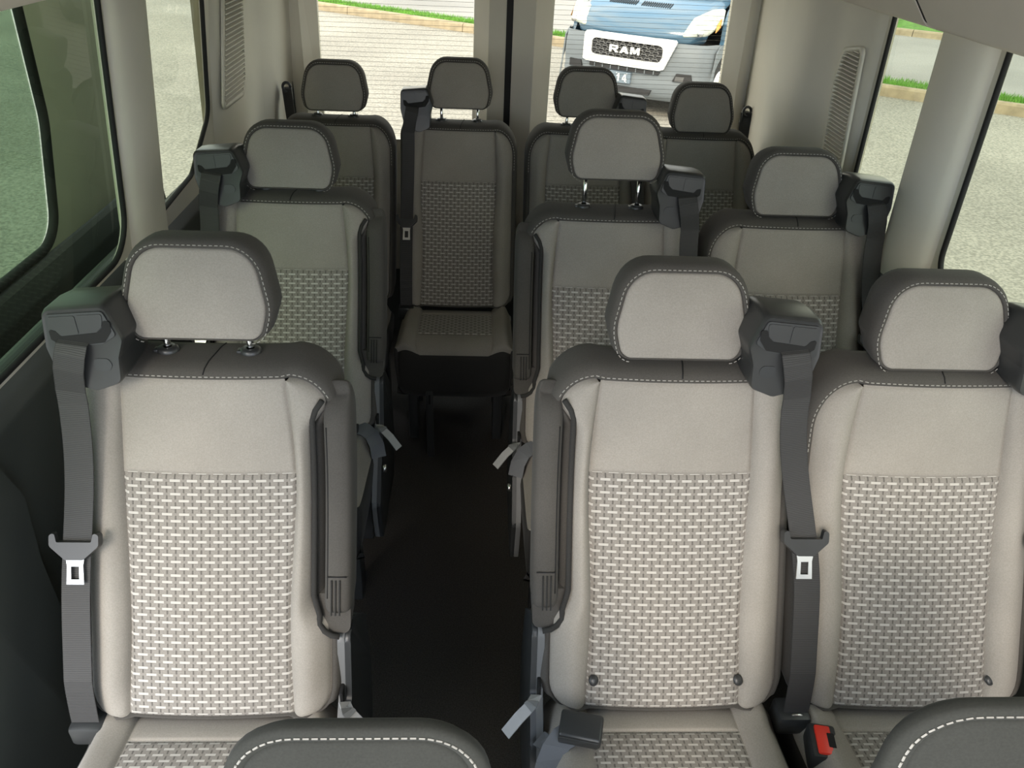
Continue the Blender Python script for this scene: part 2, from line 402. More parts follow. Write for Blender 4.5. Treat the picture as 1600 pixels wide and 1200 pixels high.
def build_headrest(rt, h, mats, zoff=0, collars=True):
    P = round_poly(HR_POLY, [.020, .020, .07, .050, .050, .07], 7)
    z0 = 1.041 + h
    bow = lambda u, w: .016 + w * .36 + .5 * max(0, abs(u) - .03) ** 2
    cu, cw = 0, .066
    def pos(u, w, dy=0): return (u, bow(u, w) + dy, z0 + w)
    nr = loop_normals(P)
    prof = [(-.008, .012), (0, .004), (.0012, .0005), (.004, -.001), (.009, .002), (.0135, .010), (.0155, .022), (.015, .052), (.008, .074), (-.008, .088), (-.035, .095)]
    vs = []; n = len(P); m = len(prof)
    for (u, w), (nx, nw) in zip(P, nr):
        lower = smooth01(-nw)
        for o, b in prof:
            oo = o * (1 - .7 * lower) if o > 0 else o
            bb = b * (1 - .25 * lower) * mats.get('depth', 1)
            x, y, z = pos(u, w, bb); vs.append((x + nx * oo, y, z + nw * oo + (-.10 * b if nw > 0 else .05 * b)))
    fs = [(i * m + k, ((i + 1) % n) * m + k, ((i + 1) % n) * m + k + 1, i * m + k + 1) for i in range(n) for k in range(m - 1)]
    c = len(vs); vs.append((0, .016 + .066 * .36 + .10, z0 + .06))
    fs += [(i * m + m - 1, ((i + 1) % n) * m + m - 1, c) for i in range(n)]
    hr = mk('headrest', vs, fs, mats['dark'], rt)
    # front face
    rings = [1, .988, .965, .93, .86, .7, .5, .25]; V = []
    for r in rings:
        for u, w in P:
            uu, w2 = cu + (u - cu) * r, cw + (w - cw) * r
            V.append(pos(uu, w2, -.010 * (1 - r * r) + (.004 if r == 1 else 0.001 if r > .98 else 0)))
    F = [(a * n + i, a * n + (i + 1) % n, (a + 1) * n + (i + 1) % n, (a + 1) * n + i) for a in range(len(rings) - 1) for i in range(n)]
    cc = len(V); V.append(pos(cu, cw, -.010)); F += [((len(rings) - 1) * n + i, (len(rings) - 1) * n + (i + 1) % n, cc) for i in range(n)]
    mk('face_panel', V, F, mats['face'], hr)
    sp = []; sn = []
    for i in range(n + 1):
        (u, w), (nx, nw) = P[i % n], nr[i % n]
        if w < .004 and abs(u) < .08: 
            continue
        x, y, z = pos(u, w, -.0005); sp.append((x + nx * .0062, y, z + nw * .0062)); sn.append((nx * .4, -1, nw * .4))
    k = max(range(len(sp) - 1), key=lambda i: (Vector(sp[i + 1]) - Vector(sp[i])).length)
    if (Vector(sp[k + 1]) - Vector(sp[k])).length > .03: sp = sp[k + 1:] + sp[:k + 1]; sn = sn[k + 1:] + sn[:k + 1]
    stitches('stitching', sp, sn, hr, step=mats.get('st', .0085), ln=mats.get('sl', .005), r=mats.get('sr', .0007))
    for s in (-1, 1):
        tube('post', [(s * .069, .060, z0 + .02), (s * .069, .056, .97)], .0058, M['chrome'], hr, 14)
        # collar: flanged ring with a release tab
        col = []
        for r, z in ((.0065, 1.0145), (.0125, 1.0145), (.0155, 1.012), (.0165, 1.007), (.0165, 1.000), (.012, .992)):
            col.append((r, z))
        vs = []; fs = []; q = 20
        for r, z in col:
            for t in range(q): vs.append((s * .069 + r * 1.12 * cos(2 * pi * t / q), .056 + r * sin(2 * pi * t / q), z))
        for a in range(len(col) - 1):
            for t in range(q): fs.append((a * q + t, a * q + (t + 1) % q, (a + 1) * q + (t + 1) % q, (a + 1) * q + t))
        co = mk('post_collar', vs, fs, M['gloss'], rt)
        box('release_tab', (s * .069 - .0225, .048, 1.000), (s * .069 - .014, .062, 1.0115), M['gloss'], co, .002)
    return hr
CUSH = [(-.205, .395), (-.235, .420), (-.262, .4275), (-.290, .432), (-.360, .442), (-.440, .450), (-.495, .452), (-.522, .448), (-.540, .441), (-.550, .431), (-.554, .421)]
CY = hermite(list(range(len(CUSH))), [p[0] for p in CUSH]); CZ = hermite(list(range(len(CUSH))), [p[1] for p in CUSH])
def cush_pt(u, t):
    y, z = CY(t), CZ(t); au = abs(u)
    fr = smooth01((t - 7) / 3)
    uu = u * (1 - .05 * fr)
    k = max(0, (au - .13) / .083)
    z += .022 * min(1, k) * (1 - smooth01(t / 3.2))
    z += .014 * sin(pi * min(1, k * .9)) - .040 * (1 - .85 * smooth01((t - 5) / 4)) * smooth01((k - .55) / .45) ** 1.6
    y2 = y + (.020 * k * k * fr)
    return (uu, y2, z)
def build_cushion(rt, mats):
    def patch(name, u0, u1, t0, t1, nu, nt_, mat, parent, grt=(1, 1), gru=(1, 1)):
        us = edge_samples(u1 - u0, nu); ts = edge_samples((t1 - t0) * .05, nt_); V = []; UV = []; L = 0; pv = None
        for b in ts:
            t = t0 + (t1 - t0) * b
            cv = Vector(cush_pt((u0 + u1) / 2, t))
            if pv: L += (cv - pv).length
            pv = cv
            for s in us:
                u = u0 + (u1 - u0) * s; x, y, z = cush_pt(u, t)
                d = min(s * (u1 - u0) if gru[0] else 1, (1 - s) * (u1 - u0) if gru[1] else 1, b * (t1 - t0) * .05 if grt[0] else 1, (1 - b) * (t1 - t0) * .05 if grt[1] else 1)
                V.append((x, y, z - tuck(d))); UV.append((x, L))
        return mk(name, V, grid_faces(len(us), len(ts)), mat, parent, uv=UV)
    T = len(CUSH) - 1
    # dark skirt swept round the cushion edge
    E = [cush_pt(.213, t * .25) for t in range(0, T * 4 + 1)] 
    E += [cush_pt(.213 - .426 * i / 20, T) for i in range(1, 20)]
    E += [cush_pt(-.213, t * .25) for t in range(T * 4, -1, -1)]
    prof = [(0, 0), (.004, -.004), (.006, -.014), (.004, -.05), (-.004, -.10), (-.02, -.13)]
    vs = []; n = len(E)
    nrm = loop_normals([(p[0], p[1]) for p in E], closed=False)
    for p, nn in zip(E, nrm):
        s = -1
        zb = min(p[2], .405) if True else p[2]
        for o, dz in prof:
            zz = p[2] + dz * ((p[2] - .250) / .13)
            vs.append((p[0] + nn[0] * o * s, p[1] + nn[1] * o * s, zz))
    m = len(prof)
    fs = [(i * m + k, (i + 1) * m + k, (i + 1) * m + k + 1, i * m + k + 1) for i in range(n - 1) for k in range(m - 1)]
    # underside and back wall close the skirt
    b0 = [i * m + m - 1 for i in range(n)]
    fs.append(tuple(b0))
    fs.append(tuple([k for k in range(m)] + [(n - 1) * m + k for k in range(m - 1, -1, -1)]))
    cu = mk('cushion', vs, fs, mats['darker'], rt)
    patch('rear_strip', -.135, .135, 0, 3, 10, 6, mats['light'], cu)
    patch('insert_panel', -.135, .135, 3, 5.4, 12, 12, mats['weave'], cu)
    patch('nose_panel', -.135, .135, 5.4, T, 12, 12, mats['light'], cu)
    patch('bolster', -.213, -.135, 0, T, 8, 30, mats['light'], cu, (0, 0), (0, 1))
    patch('bolster', .135, .213, 0, T, 8, 30, mats['light'], cu, (0, 0), (1, 0))
    return cu
def build_base(rt, zf=0):
    bm = bmesh.new()
    bm_box(bm, (-.17, -.46, .20), (.17, -.12, .265), .006)
    o = from_bm('seat_frame', bm, M['black'], rt, True, 40)
    for x in (-.165, .165):
        for y in (-.40, -.16):
            prism('leg', [(y - .025, .27), (y + .025, .27), (y + .035, 0), (y - .035, 0)], 'x', x - .018, x + .018, M['black'], rt, .004)
GUIDE = [(-.058, .120), (.040, .128), (.062, .075), (.052, .045), (.050, .003), (.010, -.012), (-.045, .004), (-.060, .060)]
def build_guide(rt, s, top=True):
    """belt outlet tower on the s (+1/-1) shoulder"""
    cx, z0 = s * .157, 1.000
    P = [(cx + s * -1 * a * -1 if False else cx - s * a, z0 + b) for a, b in GUIDE]
    if s > 0: P = P[::-1]
    P = round_poly(P, [.014] * len(P), 4)
    if sum(P[i][0] * P[(i + 1) % len(P)][1] - P[(i + 1) % len(P)][0] * P[i][1] for i in range(len(P))) < 0: P = P[::-1]
    cxm = sum(p[0] for p in P) / len(P); czm = sum(p[1] for p in P) / len(P)
    # sections front to back: (scale, y, dz)
    secs = [(.90, -.034, 0), (.955, -.0345, 0), (.985, -.031, 0), (1, -.024, 0), (1.0, .02, -.002), (.97, .06, -.008), (.90, .085, -.014), (.75, .095, -.016)]
    vs = []; n = len(P)
    for k, dy, dz in secs:
        for x, z in P:
            f = (z - czm) / .06
            vs.append((cxm + (x - cxm) * k, dy + .012 * f, czm + (z - czm) * k + dz))
    fs = [(a * n + i, a * n + (i + 1) % n, (a + 1) * n + (i + 1) % n, (a + 1) * n + i) for a in range(len(secs) - 1) for i in range(n)]
    fs.append(tuple(range(n))[::-1]); fs.append(tuple((len(secs) - 1) * n + i for i in range(n)))
    g = mk('belt_guide', vs, fs, M['gloss'], rt); g.data.set_sharp_from_angle(angle=math.radians(50))
    yf = lambda z: -.0345 + .012 * (z - czm) / .06
    def facing(name, poly, mat, d0, d1, par, bev=.0008):
        bm = bmesh.new(); a = [bm.verts.new((x, yf(z) - d0, z)) for x, z in poly]; b = [bm.verts.new((x, yf(z) - d1, z)) for x, z in poly]; N = len(poly)
        bm.faces.new(a); bm.faces.new(b)
        for i in range(N): bm.faces.new((a[i], a[(i + 1) % N], b[(i + 1) % N], b[i]))
        return from_bm(name, bm, mat, par, False)
    q = lambda pts: [(cx - s * a, z0 + b) for a, b in pts]
    facing('slot_surround', round_poly(q([(-.050, .112), (.036, .119), (.052, .082), (.030, .068), (-.052, .060)]), .006, 4), M['black'], -.001, .0012, g)
    facing('belt_slot', round_poly(q([(-.048, .090), (-.037, .087), (-.030, .079), (.024, .086), (.033, .094), (.036, .105), (.046, .104), (.046, .088), (.034, .071), (-.028, .062), (-.046, .074)]), .003, 3), M['hole'], 0, .0022, g)
    facing('slot_lid', round_poly(q([(-.046, .109), (-.006, .112), (-.003, .084), (-.030, .080), (-.038, .089), (-.046, .091)]), .003, 3), M['gloss'], 0, .0026, g)
    facing('slot_lid', round_poly(q([(-.004, .1125), (.035, .1155), (.035, .106), (.033, .096), (.024, .087), (-.001, .0845)]), .003, 3), M['gloss'], 0, .0026, g)
    facing('cover_cap', round_poly(q([(.012, .044), (.034, .044), (.040, .034), (.034, .024), (.010, .024)]), .007, 4), M['black'], 0, .0012, g)
    return g
def build_belt(rt, s, ztongue, z_end=.452, ub=.225):
    pts = []; nr = []
    top = [(.170, -.026, 1.073), (.171, -.040, 1.069), (.173, -.050, 1.056), (.180, -.053, 1.030), (.188, -.050, .99)]
    for u, y, z in top: pts.append((s * u, y, z)); nr.append((0, -1, .25))
    N = 26
    for i in range(1, N + 1):
        z = .99 + (z_end - .99) * i / N; q = (.99 - z) / (.99 - .45)
        u = .188 + (ub - .188) * smooth01(min(1, q * 1.6))
        y = VZ(z) - .050 + .012 * q
        if q > .85: y += .02 * ((q - .85) / .15)
        pts.append((s * u, y, z)); nr.append((s * -.0, -1, .45))
    b = ribbon('seat_belt', pts, nr, .0465, .0016, M['web'], rt)
    # latch: black T handle + bright plate with a window
    z = ztongue; q = (.99 - z) / .54; u = s * (.188 + (ub - .188) * smooth01(min(1, q * 1.6)))
    y = VZ(z) - .050 + .012 * q - .006; sl = (VZ(z + .03) - VZ(z - .03)) / .06
    ax = Vector((1, 0, 0)); up = Vector((0, sl, 1)).normalized(); nn = ax.cross(up)
    mt = Matrix((ax, up, -nn)).transposed().to_4x4()  # local x, y(up), z(toward viewer)
    if (mt.to_3x3() @ Vector((0, 0, 1))).y > 0: mt = Matrix((ax, up, nn)).transposed().to_4x4()
    mt = mt @ Matrix.Scale(1.12, 4)
    mt.translation = Vector((u, y, z))
    bm = bmesh.new()
    hp = round_poly([(-.037, .018), (-.037, .000), (-.024, -.012), (-.013, -.022), (.013, -.022), (.024, -.012), (.037, .000), (.037, .018), (.029, .020), (.026, .006), (-.026, .006), (-.029, .020)], [.005, .008, .006, .004, .004, .006, .008, .005, .003, .002, .002, .003], 3)
    lo = [bm.verts.new((x, yy, -.004)) for x, yy in hp]; hi = [bm.verts.new((x * .96, yy * .96, .007)) for x, yy in hp]; n = len(hp)
    bm.faces.new(lo[::-1]); bm.faces.new(hi)
    for i in range(n): bm.faces.new((lo[i], lo[(i + 1) % n], hi[(i + 1) % n], hi[i]))
    for v in bm.verts: v.co = mt @ v.co
    la = from_bm('latch_handle', bm, M['gloss'], b, False)
    bm = bmesh.new()
    outer = [(-.0115, -.020), (-.0105, -.026), (-.0125, -.030), (-.0125, -.058), (.0125, -.058), (.0125, -.030), (.0105, -.026), (.0115, -.020)]
    outer = [(-.0135, -.018), (-.0115, -.030), (-.0125, -.058), (.0125, -.058), (.0115, -.030), (.0135, -.018)]
    inner = [(-.0060, -.031), (-.0060, -.032), (-.0060, -.051), (.0060, -.051), (.0060, -.032), (.0060, -.031)]
    for zz in (.0012, .0034):
        pass
    A = [[bm.verts.new((x, yy, zz)) for x, yy in outer] for zz in (.001, .0034)]; B = [[bm.verts.new((x, yy, zz)) for x, yy in inner] for zz in (.001, .0034)]; n = 6
    for i in range(n):
        j = (i + 1) % n
        bm.faces.new((A[1][i], A[1][j], B[1][j], B[1][i])); bm.faces.new((A[0][j], A[0][i], B[0][i], B[0][j]))
        bm.faces.new((A[0][i], A[0][j], A[1][j], A[1][i])); bm.faces.new((B[0][j], B[0][i], B[1][i], B[1][j]))
    for v in bm.verts: v.co = mt @ v.co
    from_bm('latch_plate', bm, M['steel'], b, False)
    box('belt_anchor', (s * ub - .03, VZ(.45) - .03, .40), (s * ub + .03, VZ(.45) + .02, .447), M['black'], rt, .008)
    return b
def build_armrest(rt, s):
    # pad folded upright beside the backrest
    N = 30; vs = []; fs = []; q = 16; z0, z1 = .612, .962
    zs = [z0 + (z1 - z0) * (1 - cos(pi * i / N)) / 2 for i in range(N + 1)]
    for z in zs:
        e = min(1, (z - z0 + .0015) / .022, 1); t = min(1, (z1 - z) / .05)
        k = sqrt(max(.0, 1 - (1 - e) ** 2)) * sqrt(max(.0, 1 - (1 - t) ** 2)); k = max(k, .12)
        for i in range(q):
            a = 2 * pi * i / q
            cx = math.copysign(abs(cos(a)) ** .55, cos(a)); cy = math.copysign(abs(sin(a)) ** .55, sin(a))
            vs.append((s * (.2195 + .0245 * cx * (.6 + .4 * k)), VZ(z) + .024 + .045 * cy * k, z + .010 * cy * (1 - t)))
    for a in range(N):
        for i in range(q): fs.append((a * q + i, a * q + (i + 1) % q, (a + 1) * q + (i + 1) % q, (a + 1) * q + i))
    fs.append(tuple(range(q))); fs.append(tuple(N * q + i for i in range(q)))
    if s > 0: fs = [f[::-1] for f in fs]
    ar = mk('armrest', vs, fs, M['dark'], rt)
    # zipped end: flap line and a row of zip tape ribs
    for k, u in enumerate((.210, .217, .224)):
        pts = [(s * u, VZ(z) - .0215, z) for z in (.622, .635, .655, .675)]
        tube('zip_rib', pts, .0016, M['darker'], ar, 6)
    tube('flap_seam', [(s * (.202 + .034 * i / 6), VZ(.68) - .0215, .68) for i in range(7)], .0012, M['hole'], ar, 6)
    tube('edge_seam', [(s * .2025, VZ(z) - .017, z) for z in [.645 + .03 * i for i in range(10)]], .0011, M['hole'], ar, 6)
    # the recess the pad folds into, with a rolled lip
    V = []; F = []
    lip = [(.178 + .010 * (1 - smooth01((z - .612) / .03)), z) for z in [.612 + .0155 * i for i in range(21)]]
    lip = [(.222, .578), (.208, .580), (.196, .587)] + [(.187, .598)] + lip + [(.184, .938), (.196, .955)]
    pts = [(s * u, VZ(z) - .006, z) for u, z in lip]
    tube('recess_lip', pts, .0052, M['darker'], ar, 8)
    pr = round_poly([(.184, .578), (.240, .578), (.240, .64), (.184, .64)], [.02, .012, .002, .002], 5)
    V = [(s * u, VZ(z) + .002, z) for u, z in pr] + [(s * u, VZ(z) + .05, z) for u, z in pr]; n = len(pr)
    F = [tuple(range(n)), tuple(range(n, 2 * n))[::-1]] + [(i, (i + 1) % n, n + (i + 1) % n, n + i) for i in range(n)]
    o = mk('recess_foot', V, F, M['dark'], ar); o.data.set_sharp_from_angle(angle=math.radians(40))
    return ar
def build_bracket(rt, s, strap_dir=1, buckle=None):
    poly = [(-.185, .575), (-.140, .575), (-.035, .46), (-.02, .30), (-.06, .16), (-.36, .16), (-.38, .30), (-.30, .40), (-.225, .46), (-.20, .53)]
    rp = round_poly(poly, .02, 4)
    br = prism('side_bracket', rp, 'x', s * .229, s * .240, M['black'], rt, .003)
    prism('bracket_plate', rp, 'x', s * .2165, s * .2295, M['bracket'], br, .002)
    xo = s * .2405
    # slot on the inner edge and pull strap hanging from it
    box('bracket_slot', (min(s * .221, s * .2275), -.2375, .452), (max(s * .221, s * .2275), -.19, .485), M['hole'], br, .002,
        mat4=None)
    p0 = Vector((s * .229, -.238, .462))
    pts = [p0, p0 + Vector((s * .010, -.022, .004)), p0 + Vector((s * .032, -.036, -.012)), p0 + Vector((s * .056, -.050, -.040))]
    st = ribbon('pull_strap', pts, (s * .5, -.5, .75), .021, .003, M['strap'], br)
    ribbon('strap_hem', [pts[0] + (pts[1] - pts[0]) * .7 + Vector((0, -.001, .003)), pts[1] + Vector((0, -.001, .003)), pts[1] + (pts[2] - pts[1]) * .3 + Vector((0, -.001, .003))], (s * .5, -.5, .75), .022, .003, M['bracket'], br)
    if buckle == 'box':
        # lap buckle lying on the cushion on a loop of webbing
        w = [(s * .222, -.375, .405), (s * .214, -.350, .425), (s * .204, -.335, .446), (s * .190, -.322, .460), (s * .170, -.314, .468)]
        bk = ribbon('buckle_webbing', w, [(0, -.3, 1)] * 5, .042, .004, M['strapdark'], rt)
        ribbon('webbing_fold', [(s * .226, -.30, .428), (s * .212, -.318, .440), (s * .190, -.318, .452)], (0, -.3, 1), .030, .003, M['strapdark'], bk)
        mt = Matrix.Translation((s * .157, -.312, .474)) @ Matrix.Rotation(s * .22, 4, 'Z') @ Matrix.Rotation(.12, 4, 'X')
        bo = box('buckle', (-.037, -.025, -.014), (.037, .025, .014), M['black'], rt, .006, 3, mt)
        box('buckle_rim', (-.036, -.028, -.009), (.033, -.023, .011), M['gloss'], bo, .003, 2, mt)
    if buckle == 'web':
        w = [(s * .232, -.30, .40), (s * .226, -.285, .43), (s * .212, -.27, .452), (s * .195, -.262, .462), (s * .176, -.256, .466)]
        bk = ribbon('buckle_webbing', w, [(s * .3, -.5, 1)] * 5, .040, .004, M['strapdark'], rt)
        tube('anchor_bolt', [(s * .243, -.315, .375), (s * .252, -.315, .375)], .011, M['steel'], br, 10)
        box('buckle', (min(s * .138, s * .178), -.275, .452), (max(s * .138, s * .178), -.238, .474), M['black'], rt, .005)
    return br
LABELS = {}
def seat(key, x, y, h, kl, kr, label, tower=0, arm=0, ztongue=.75, buckle=None, zoff=0, mats=None, belt=True, ub=.225, group=None, name='passenger_seat'):
    rt = root(name, label, 'seat', (x, y, 0), 0, group)
    mt = dict(dark=M['dark'], light=M['light'], weave=M['weave'], black=M['black'], darker=M['darker'], face=M['light'])
    if mats: mt.update(mats)
    build_backrest(rt, kl, kr, mt); build_headrest(rt, h, mt); build_cushion(rt, mt)
    if name == 'front_seat': box('pedestal', (-.17, -.46, -zoff), (.17, -.10, .265), M['black'], rt, .01)
    else: build_base(rt)
    if tower:
        build_guide(rt, tower)
        if belt: build_belt(rt, tower, ztongue, ub=ub)
    if arm:
        build_armrest(rt, arm); build_bracket(rt, arm, buckle=buckle)
    if zoff: rt.location.z = zoff
    if key[0] == '3': rt.scale.x = .90
    return rt

# ------------------------------------------------------------------ the van interior shell
def lean(x0, k, z): return x0 + k * max(0, z - .93)
XL, XR = -.82, 1.08
LEANL, LEANR = .11, -.03
def xl(z): return lean(XL, LEANL, z)
def xr(z): return lean(XR, LEANR, z)
def cell_with_hole(name, y0, y1, z0, z1, hole, xf, thick, mat, out):
    """wall panel spanning y0..y1, z0..z1 with a rounded opening (list of (y,z), counter-clockwise)"""
    n = len(hole); cy = sum(p[0] for p in hole) / n; cz = sum(p[1] for p in hole) / n
    outer = []
    for y, z in hole:
        dy, dz = y - cy, z - cz; ks = []
        if abs(dy) > 1e-9: ks.append(((y1 if dy > 0 else y0) - cy) / dy)
        if abs(dz) > 1e-9: ks.append(((z1 if dz > 0 else z0) - cz) / dz)
        k = min(k for k in ks if k > 0); outer.append([cy + dy * k, cz + dz * k])
    for c in ((y0, z0), (y1, z0), (y1, z1), (y0, z1)):     # snap the closest point to each corner
        i = min(range(n), key=lambda i: (outer[i][0] - c[0]) ** 2 + (outer[i][1] - c[1]) ** 2); outer[i] = list(c)
    vs = []
    for side in (0, thick * out):
        for y, z in outer: vs.append((xf(z) + side, y, z))
        for y, z in hole: vs.append((xf(z) + side, y, z))
    fs = []
    for i in range(n):
        j = (i + 1) % n
        fs.append((i, j, n + j, n + i)); fs.append((2 * n + j, 2 * n + i, 3 * n + i, 3 * n + j))
        fs.append((n + i, n + j, 3 * n + j, 3 * n + i)); fs.append((j, i, 2 * n + i, 2 * n + j))
    o = mk(name, vs, fs, mat, None, smooth=False)
    return o
def pane(name, hole, xf, off, mat, label_seal=True, seal_r=.0065):
    n = len(hole)
    vs = [(xf(z) + off, y, z) for y, z in hole]
    # thin slab of glass
    o = mk(name, vs, [tuple(range(n))], mat, None, smooth=False); structure(o)
    pts = [(xf(z) + off * .3, y, z) for y, z in hole]; pts.append(pts[0]); 
    tube('window_seal', pts, seal_r, M['seal'], o, 8, cap=False)
    return o
def strip_wall(name, prof, z0, z1, mat, nz=8, lean_k=0, thick=None):
    """vertical sheet whose plan is the polyline prof [(x,y)...], leaning with height"""
    vs = []; n = len(prof)
    for j in range(nz + 1):
        z = z0 + (z1 - z0) * j / nz
        for x, y in prof: vs.append((x + lean_k * max(0, z - .93), y, z))
    return mk(name, vs, grid_faces(n, nz + 1), mat, None, smooth=True)
ZTOP = 1.86
# floor and roof
structure(box('floor', (-.95, -1.2, -.05), (1.25, 3.12, 0), M['carpet'], None))
structure(box('ceiling', (-.84, -.32, ZTOP), (1.12, 3.2, ZTOP + .05), M['roofliner'], None))
# lower walls
structure(prism('wall_left', round_poly([(XL - .06, .0), (XL - .015, .0), (XL - .015, .50), (XL, .60), (XL + .005, .86), (XL - .03, .925), (XL - .06, .925)], .03, 4), 'y', 1.02, 3.06, M['trimdark'], None))
structure(prism('wall_right', round_poly([(XR + .06, .0), (XR + .06, .925), (XR + .03, .925), (XR - .005, .86), (XR, .60), (XR + .015, .50), (XR + .015, 0)], .03, 4), 'y', -.6, 3.06, M['trimdark'], None))
# left windows and upper wall
W_L1 = round_poly([(.60, .937), (1.725, .937), (1.725, 1.52), (.60, 1.52)], [.04, .095, .05, .05], 8)
W_L2 = round_poly([(1.93, .945), (2.20, .965), (2.385, 1.09), (2.385, 1.52), (1.93, 1.52)], [.03, .06, .07, .05, .05], 7)
o = cell_with_hole('wall_left_upper', .95 - .40, 1.84, .925, ZTOP, W_L1, xl, .012, M['trim'], -1); structure(o)
o = cell_with_hole('wall_left_upper', 1.84, 2.45, .90, ZTOP, W_L2, xl, .012, M['trim'], -1); structure(o)
pane('window_1', W_L1, xl, -.012, M['glassdark'])
pane('window_2', W_L2, xl, -.012, M['glass'])
W_R1 = round_poly([(.45, .95), (1.635, .95), (1.635, 1.56), (.45, 1.56)], [.05, .07, .05, .05], 8)
W_R2 = round_poly([(1.80, .915), (2.00, .915), (2.150, 1.02), (2.150, 1.56), (1.80, 1.56)], [.04, .05, .06, .05, .05], 8)
o = cell_with_hole('wall_right_upper', -.6, 1.72, .925, ZTOP, W_R1, xr, .012, M['trim'], 1); structure(o)
o = cell_with_hole('wall_right_upper', 1.72, 2.25, .89, ZTOP, W_R2, xr, .012, M['trim'], 1); structure(o)
pane('window_3', W_R1, xr, .012, M['glass'])
pane('window_4', W_R2, xr, .012, M['glass'])
# pillar trims
def pillar(name, x0, s, ys, z0, z1, k):
    """ys: list of (depth into cabin, y)"""
    vs = []; n = len(ys); nz = 10
    for j in range(nz + 1):
        z = z0 + (z1 - z0) * j / nz
        for d, y in ys: vs.append((x0 + k * max(0, z - .93) + s * d, y, z))
    fs = grid_faces(n, nz + 1); fs.append(tuple(range(n))); fs.append(tuple(nz * n + i for i in range(n)))
    o = mk(name, vs, fs, M['trim'], None); o.data.set_sharp_from_angle(angle=math.radians(35)); structure(o); return o
pillar('trim_1', XL, 1, [(-.02, 1.733), (.006, 1.739), (.024, 1.757), (.034, 1.81), (.036, 1.86), (.028, 1.895), (.01, 1.925), (-.02, 1.935)], .905, ZTOP, LEANL)
pillar('trim_2', XR, -1, [(-.02, 1.655), (.012, 1.660), (.030, 1.675), (.050, 1.72), (.054, 1.78), (.045, 1.815), (.01, 1.84), (-.02, 1.845)], .905, ZTOP, LEANR)
# rear quarter panels
qp = [(XL - .02, 2.40), (XL + .015, 2.42), (XL + .030, 2.46), (XL + .034, 2.60), (XL + .034, 2.80), (XL + .05, 2.86), (XL + .075, 2.90), (XL + .085, 2.98), (XL + .10, 3.03), (XL + .115, 3.06)]
structure(strip_wall('trim_3', qp, .86, ZTOP, M['trim'], 10, LEANL * .6))
qr = [(XR + .02, 2.16), (XR - .005, 2.175), (XR - .022, 2.20), (XR - .028, 2.34), (XR - .035, 2.42), (XR - .065, 2.47), (XR - .078, 2.54), (XR - .080, 2.72), (XR - .066, 2.80), (XR - .060, 2.92), (XR - .055, 3.06)]
structure(strip_wall('trim_4', qr, .83, ZTOP, M['trim'], 10, LEANR))
structure(prism('trim_5', round_poly([(XL - .02, .70), (XL + .10, .70), (XL + .085, .86), (XL + .06, .905), (XL - .02, .905)], .02, 3), 'y', 2.42, 3.05, M['trimdark'], None))
structure(prism('trim_6', round_poly([(XR + .02, .60), (XR + .02, .872), (XR - .06, .872), (XR - .09, .83), (XR - .10, .60)], .02, 3), 'y', 2.30, 3.05, M['trimdark'], None))

# air vents with individual slats
def vent(name, label, pts, side, x_of, nsl, group=None):
    """pts: (y,z) outline, counter-clockwise seen from +x"""
    cy = sum(p[0] for p in pts) / len(pts); cz = sum(p[1] for p in pts) / len(pts)
    rt = root(name, label, 'air vent', (x_of(cz), cy, cz))
    P = round_poly([(y - cy, z - cz) for y, z in pts], .02, 5); n = len(P)
    vs = []
    for k, d in ((1.10, .0), (1.09, .007), (1.0, .008), (.98, .0)):
        for y, z in P:
            kk = k
            yy = y + math.copysign(.012, y) * (1 if k > 1.05 else 0) ; zz = z + math.copysign(.012, z) * (1 if k > 1.05 else 0)
            if k == .98: yy, zz = y * .97, z * .99
            vs.append((x_of(cz + zz) - x_of(cz) + side * d, yy, zz))
    fs = [(a * n + i, a * n + (i + 1) % n, (a + 1) * n + (i + 1) % n, (a + 1) * n + i) for a in range(3) for i in range(n)]
    mk('vent_frame', vs, fs, M['trim'], rt)
    vs = [(x_of(cz + z) - x_of(cz) + side * .0015, y, z) for y, z in P]
    mk('vent_backing', vs, [tuple(range(n))], M['ventback'], rt, False)
    zmin = min(p[1] for p in P); zmax = max(p[1] for p in P)
    for i in range(nsl):
        z = zmin + (zmax - zmin) * (i + .6) / nsl
        ys = []
        for a in range(n):
            (ya, za), (yb, zb) = P[a], P[(a + 1) % n]
            if (za - z) * (zb - z) < 0: ys.append(ya + (yb - ya) * (z - za) / (zb - za))
        if len(ys) < 2: continue
        a, b = min(ys), max(ys); x = x_of(cz + z) - x_of(cz); hgt = (zmax - zmin) / nsl
        # a slanted louvre, thick at the top edge
        V = [(x + side * .001, a, z + hgt * .30), (x + side * .001, b, z + hgt * .30), (x + side * .0105, b, z - hgt * .02), (x + side * .0105, a, z - hgt * .02),
             (x + side * .001, a, z + hgt * .05), (x + side * .001, b, z + hgt * .05), (x + side * .0105, b, z - hgt * .24), (x + side * .0105, a, z - hgt * .24)]
        F = [(0, 1, 2, 3), (7, 6, 5, 4), (3, 2, 6, 7), (0, 3, 7, 4), (1, 5, 6, 2), (0, 4, 5, 1)]
        mk('slat', V, F, M['trim'], rt, False)
    return rt
vent('air_vent', 'tall slatted warm grey air vent on the rear quarter panel behind the sliding door', [(2.425, 1.105), (2.63, 1.100), (2.672, 1.141), (2.735, 1.50), (2.555, 1.50)], 1, lambda z: XL + .034 + LEANL * .6 * max(0, z - .93), 30)
vent('air_vent', 'tall slatted warm grey air vent on the rear quarter panel opposite the sliding door', [(2.185, 1.048), (2.255, 1.037), (2.312, 1.052), (2.343, 1.25), (2.322, 1.335), (2.218, 1.360)], -1, lambda z: XR - .026 + LEANR * max(0, z - .93), 30)

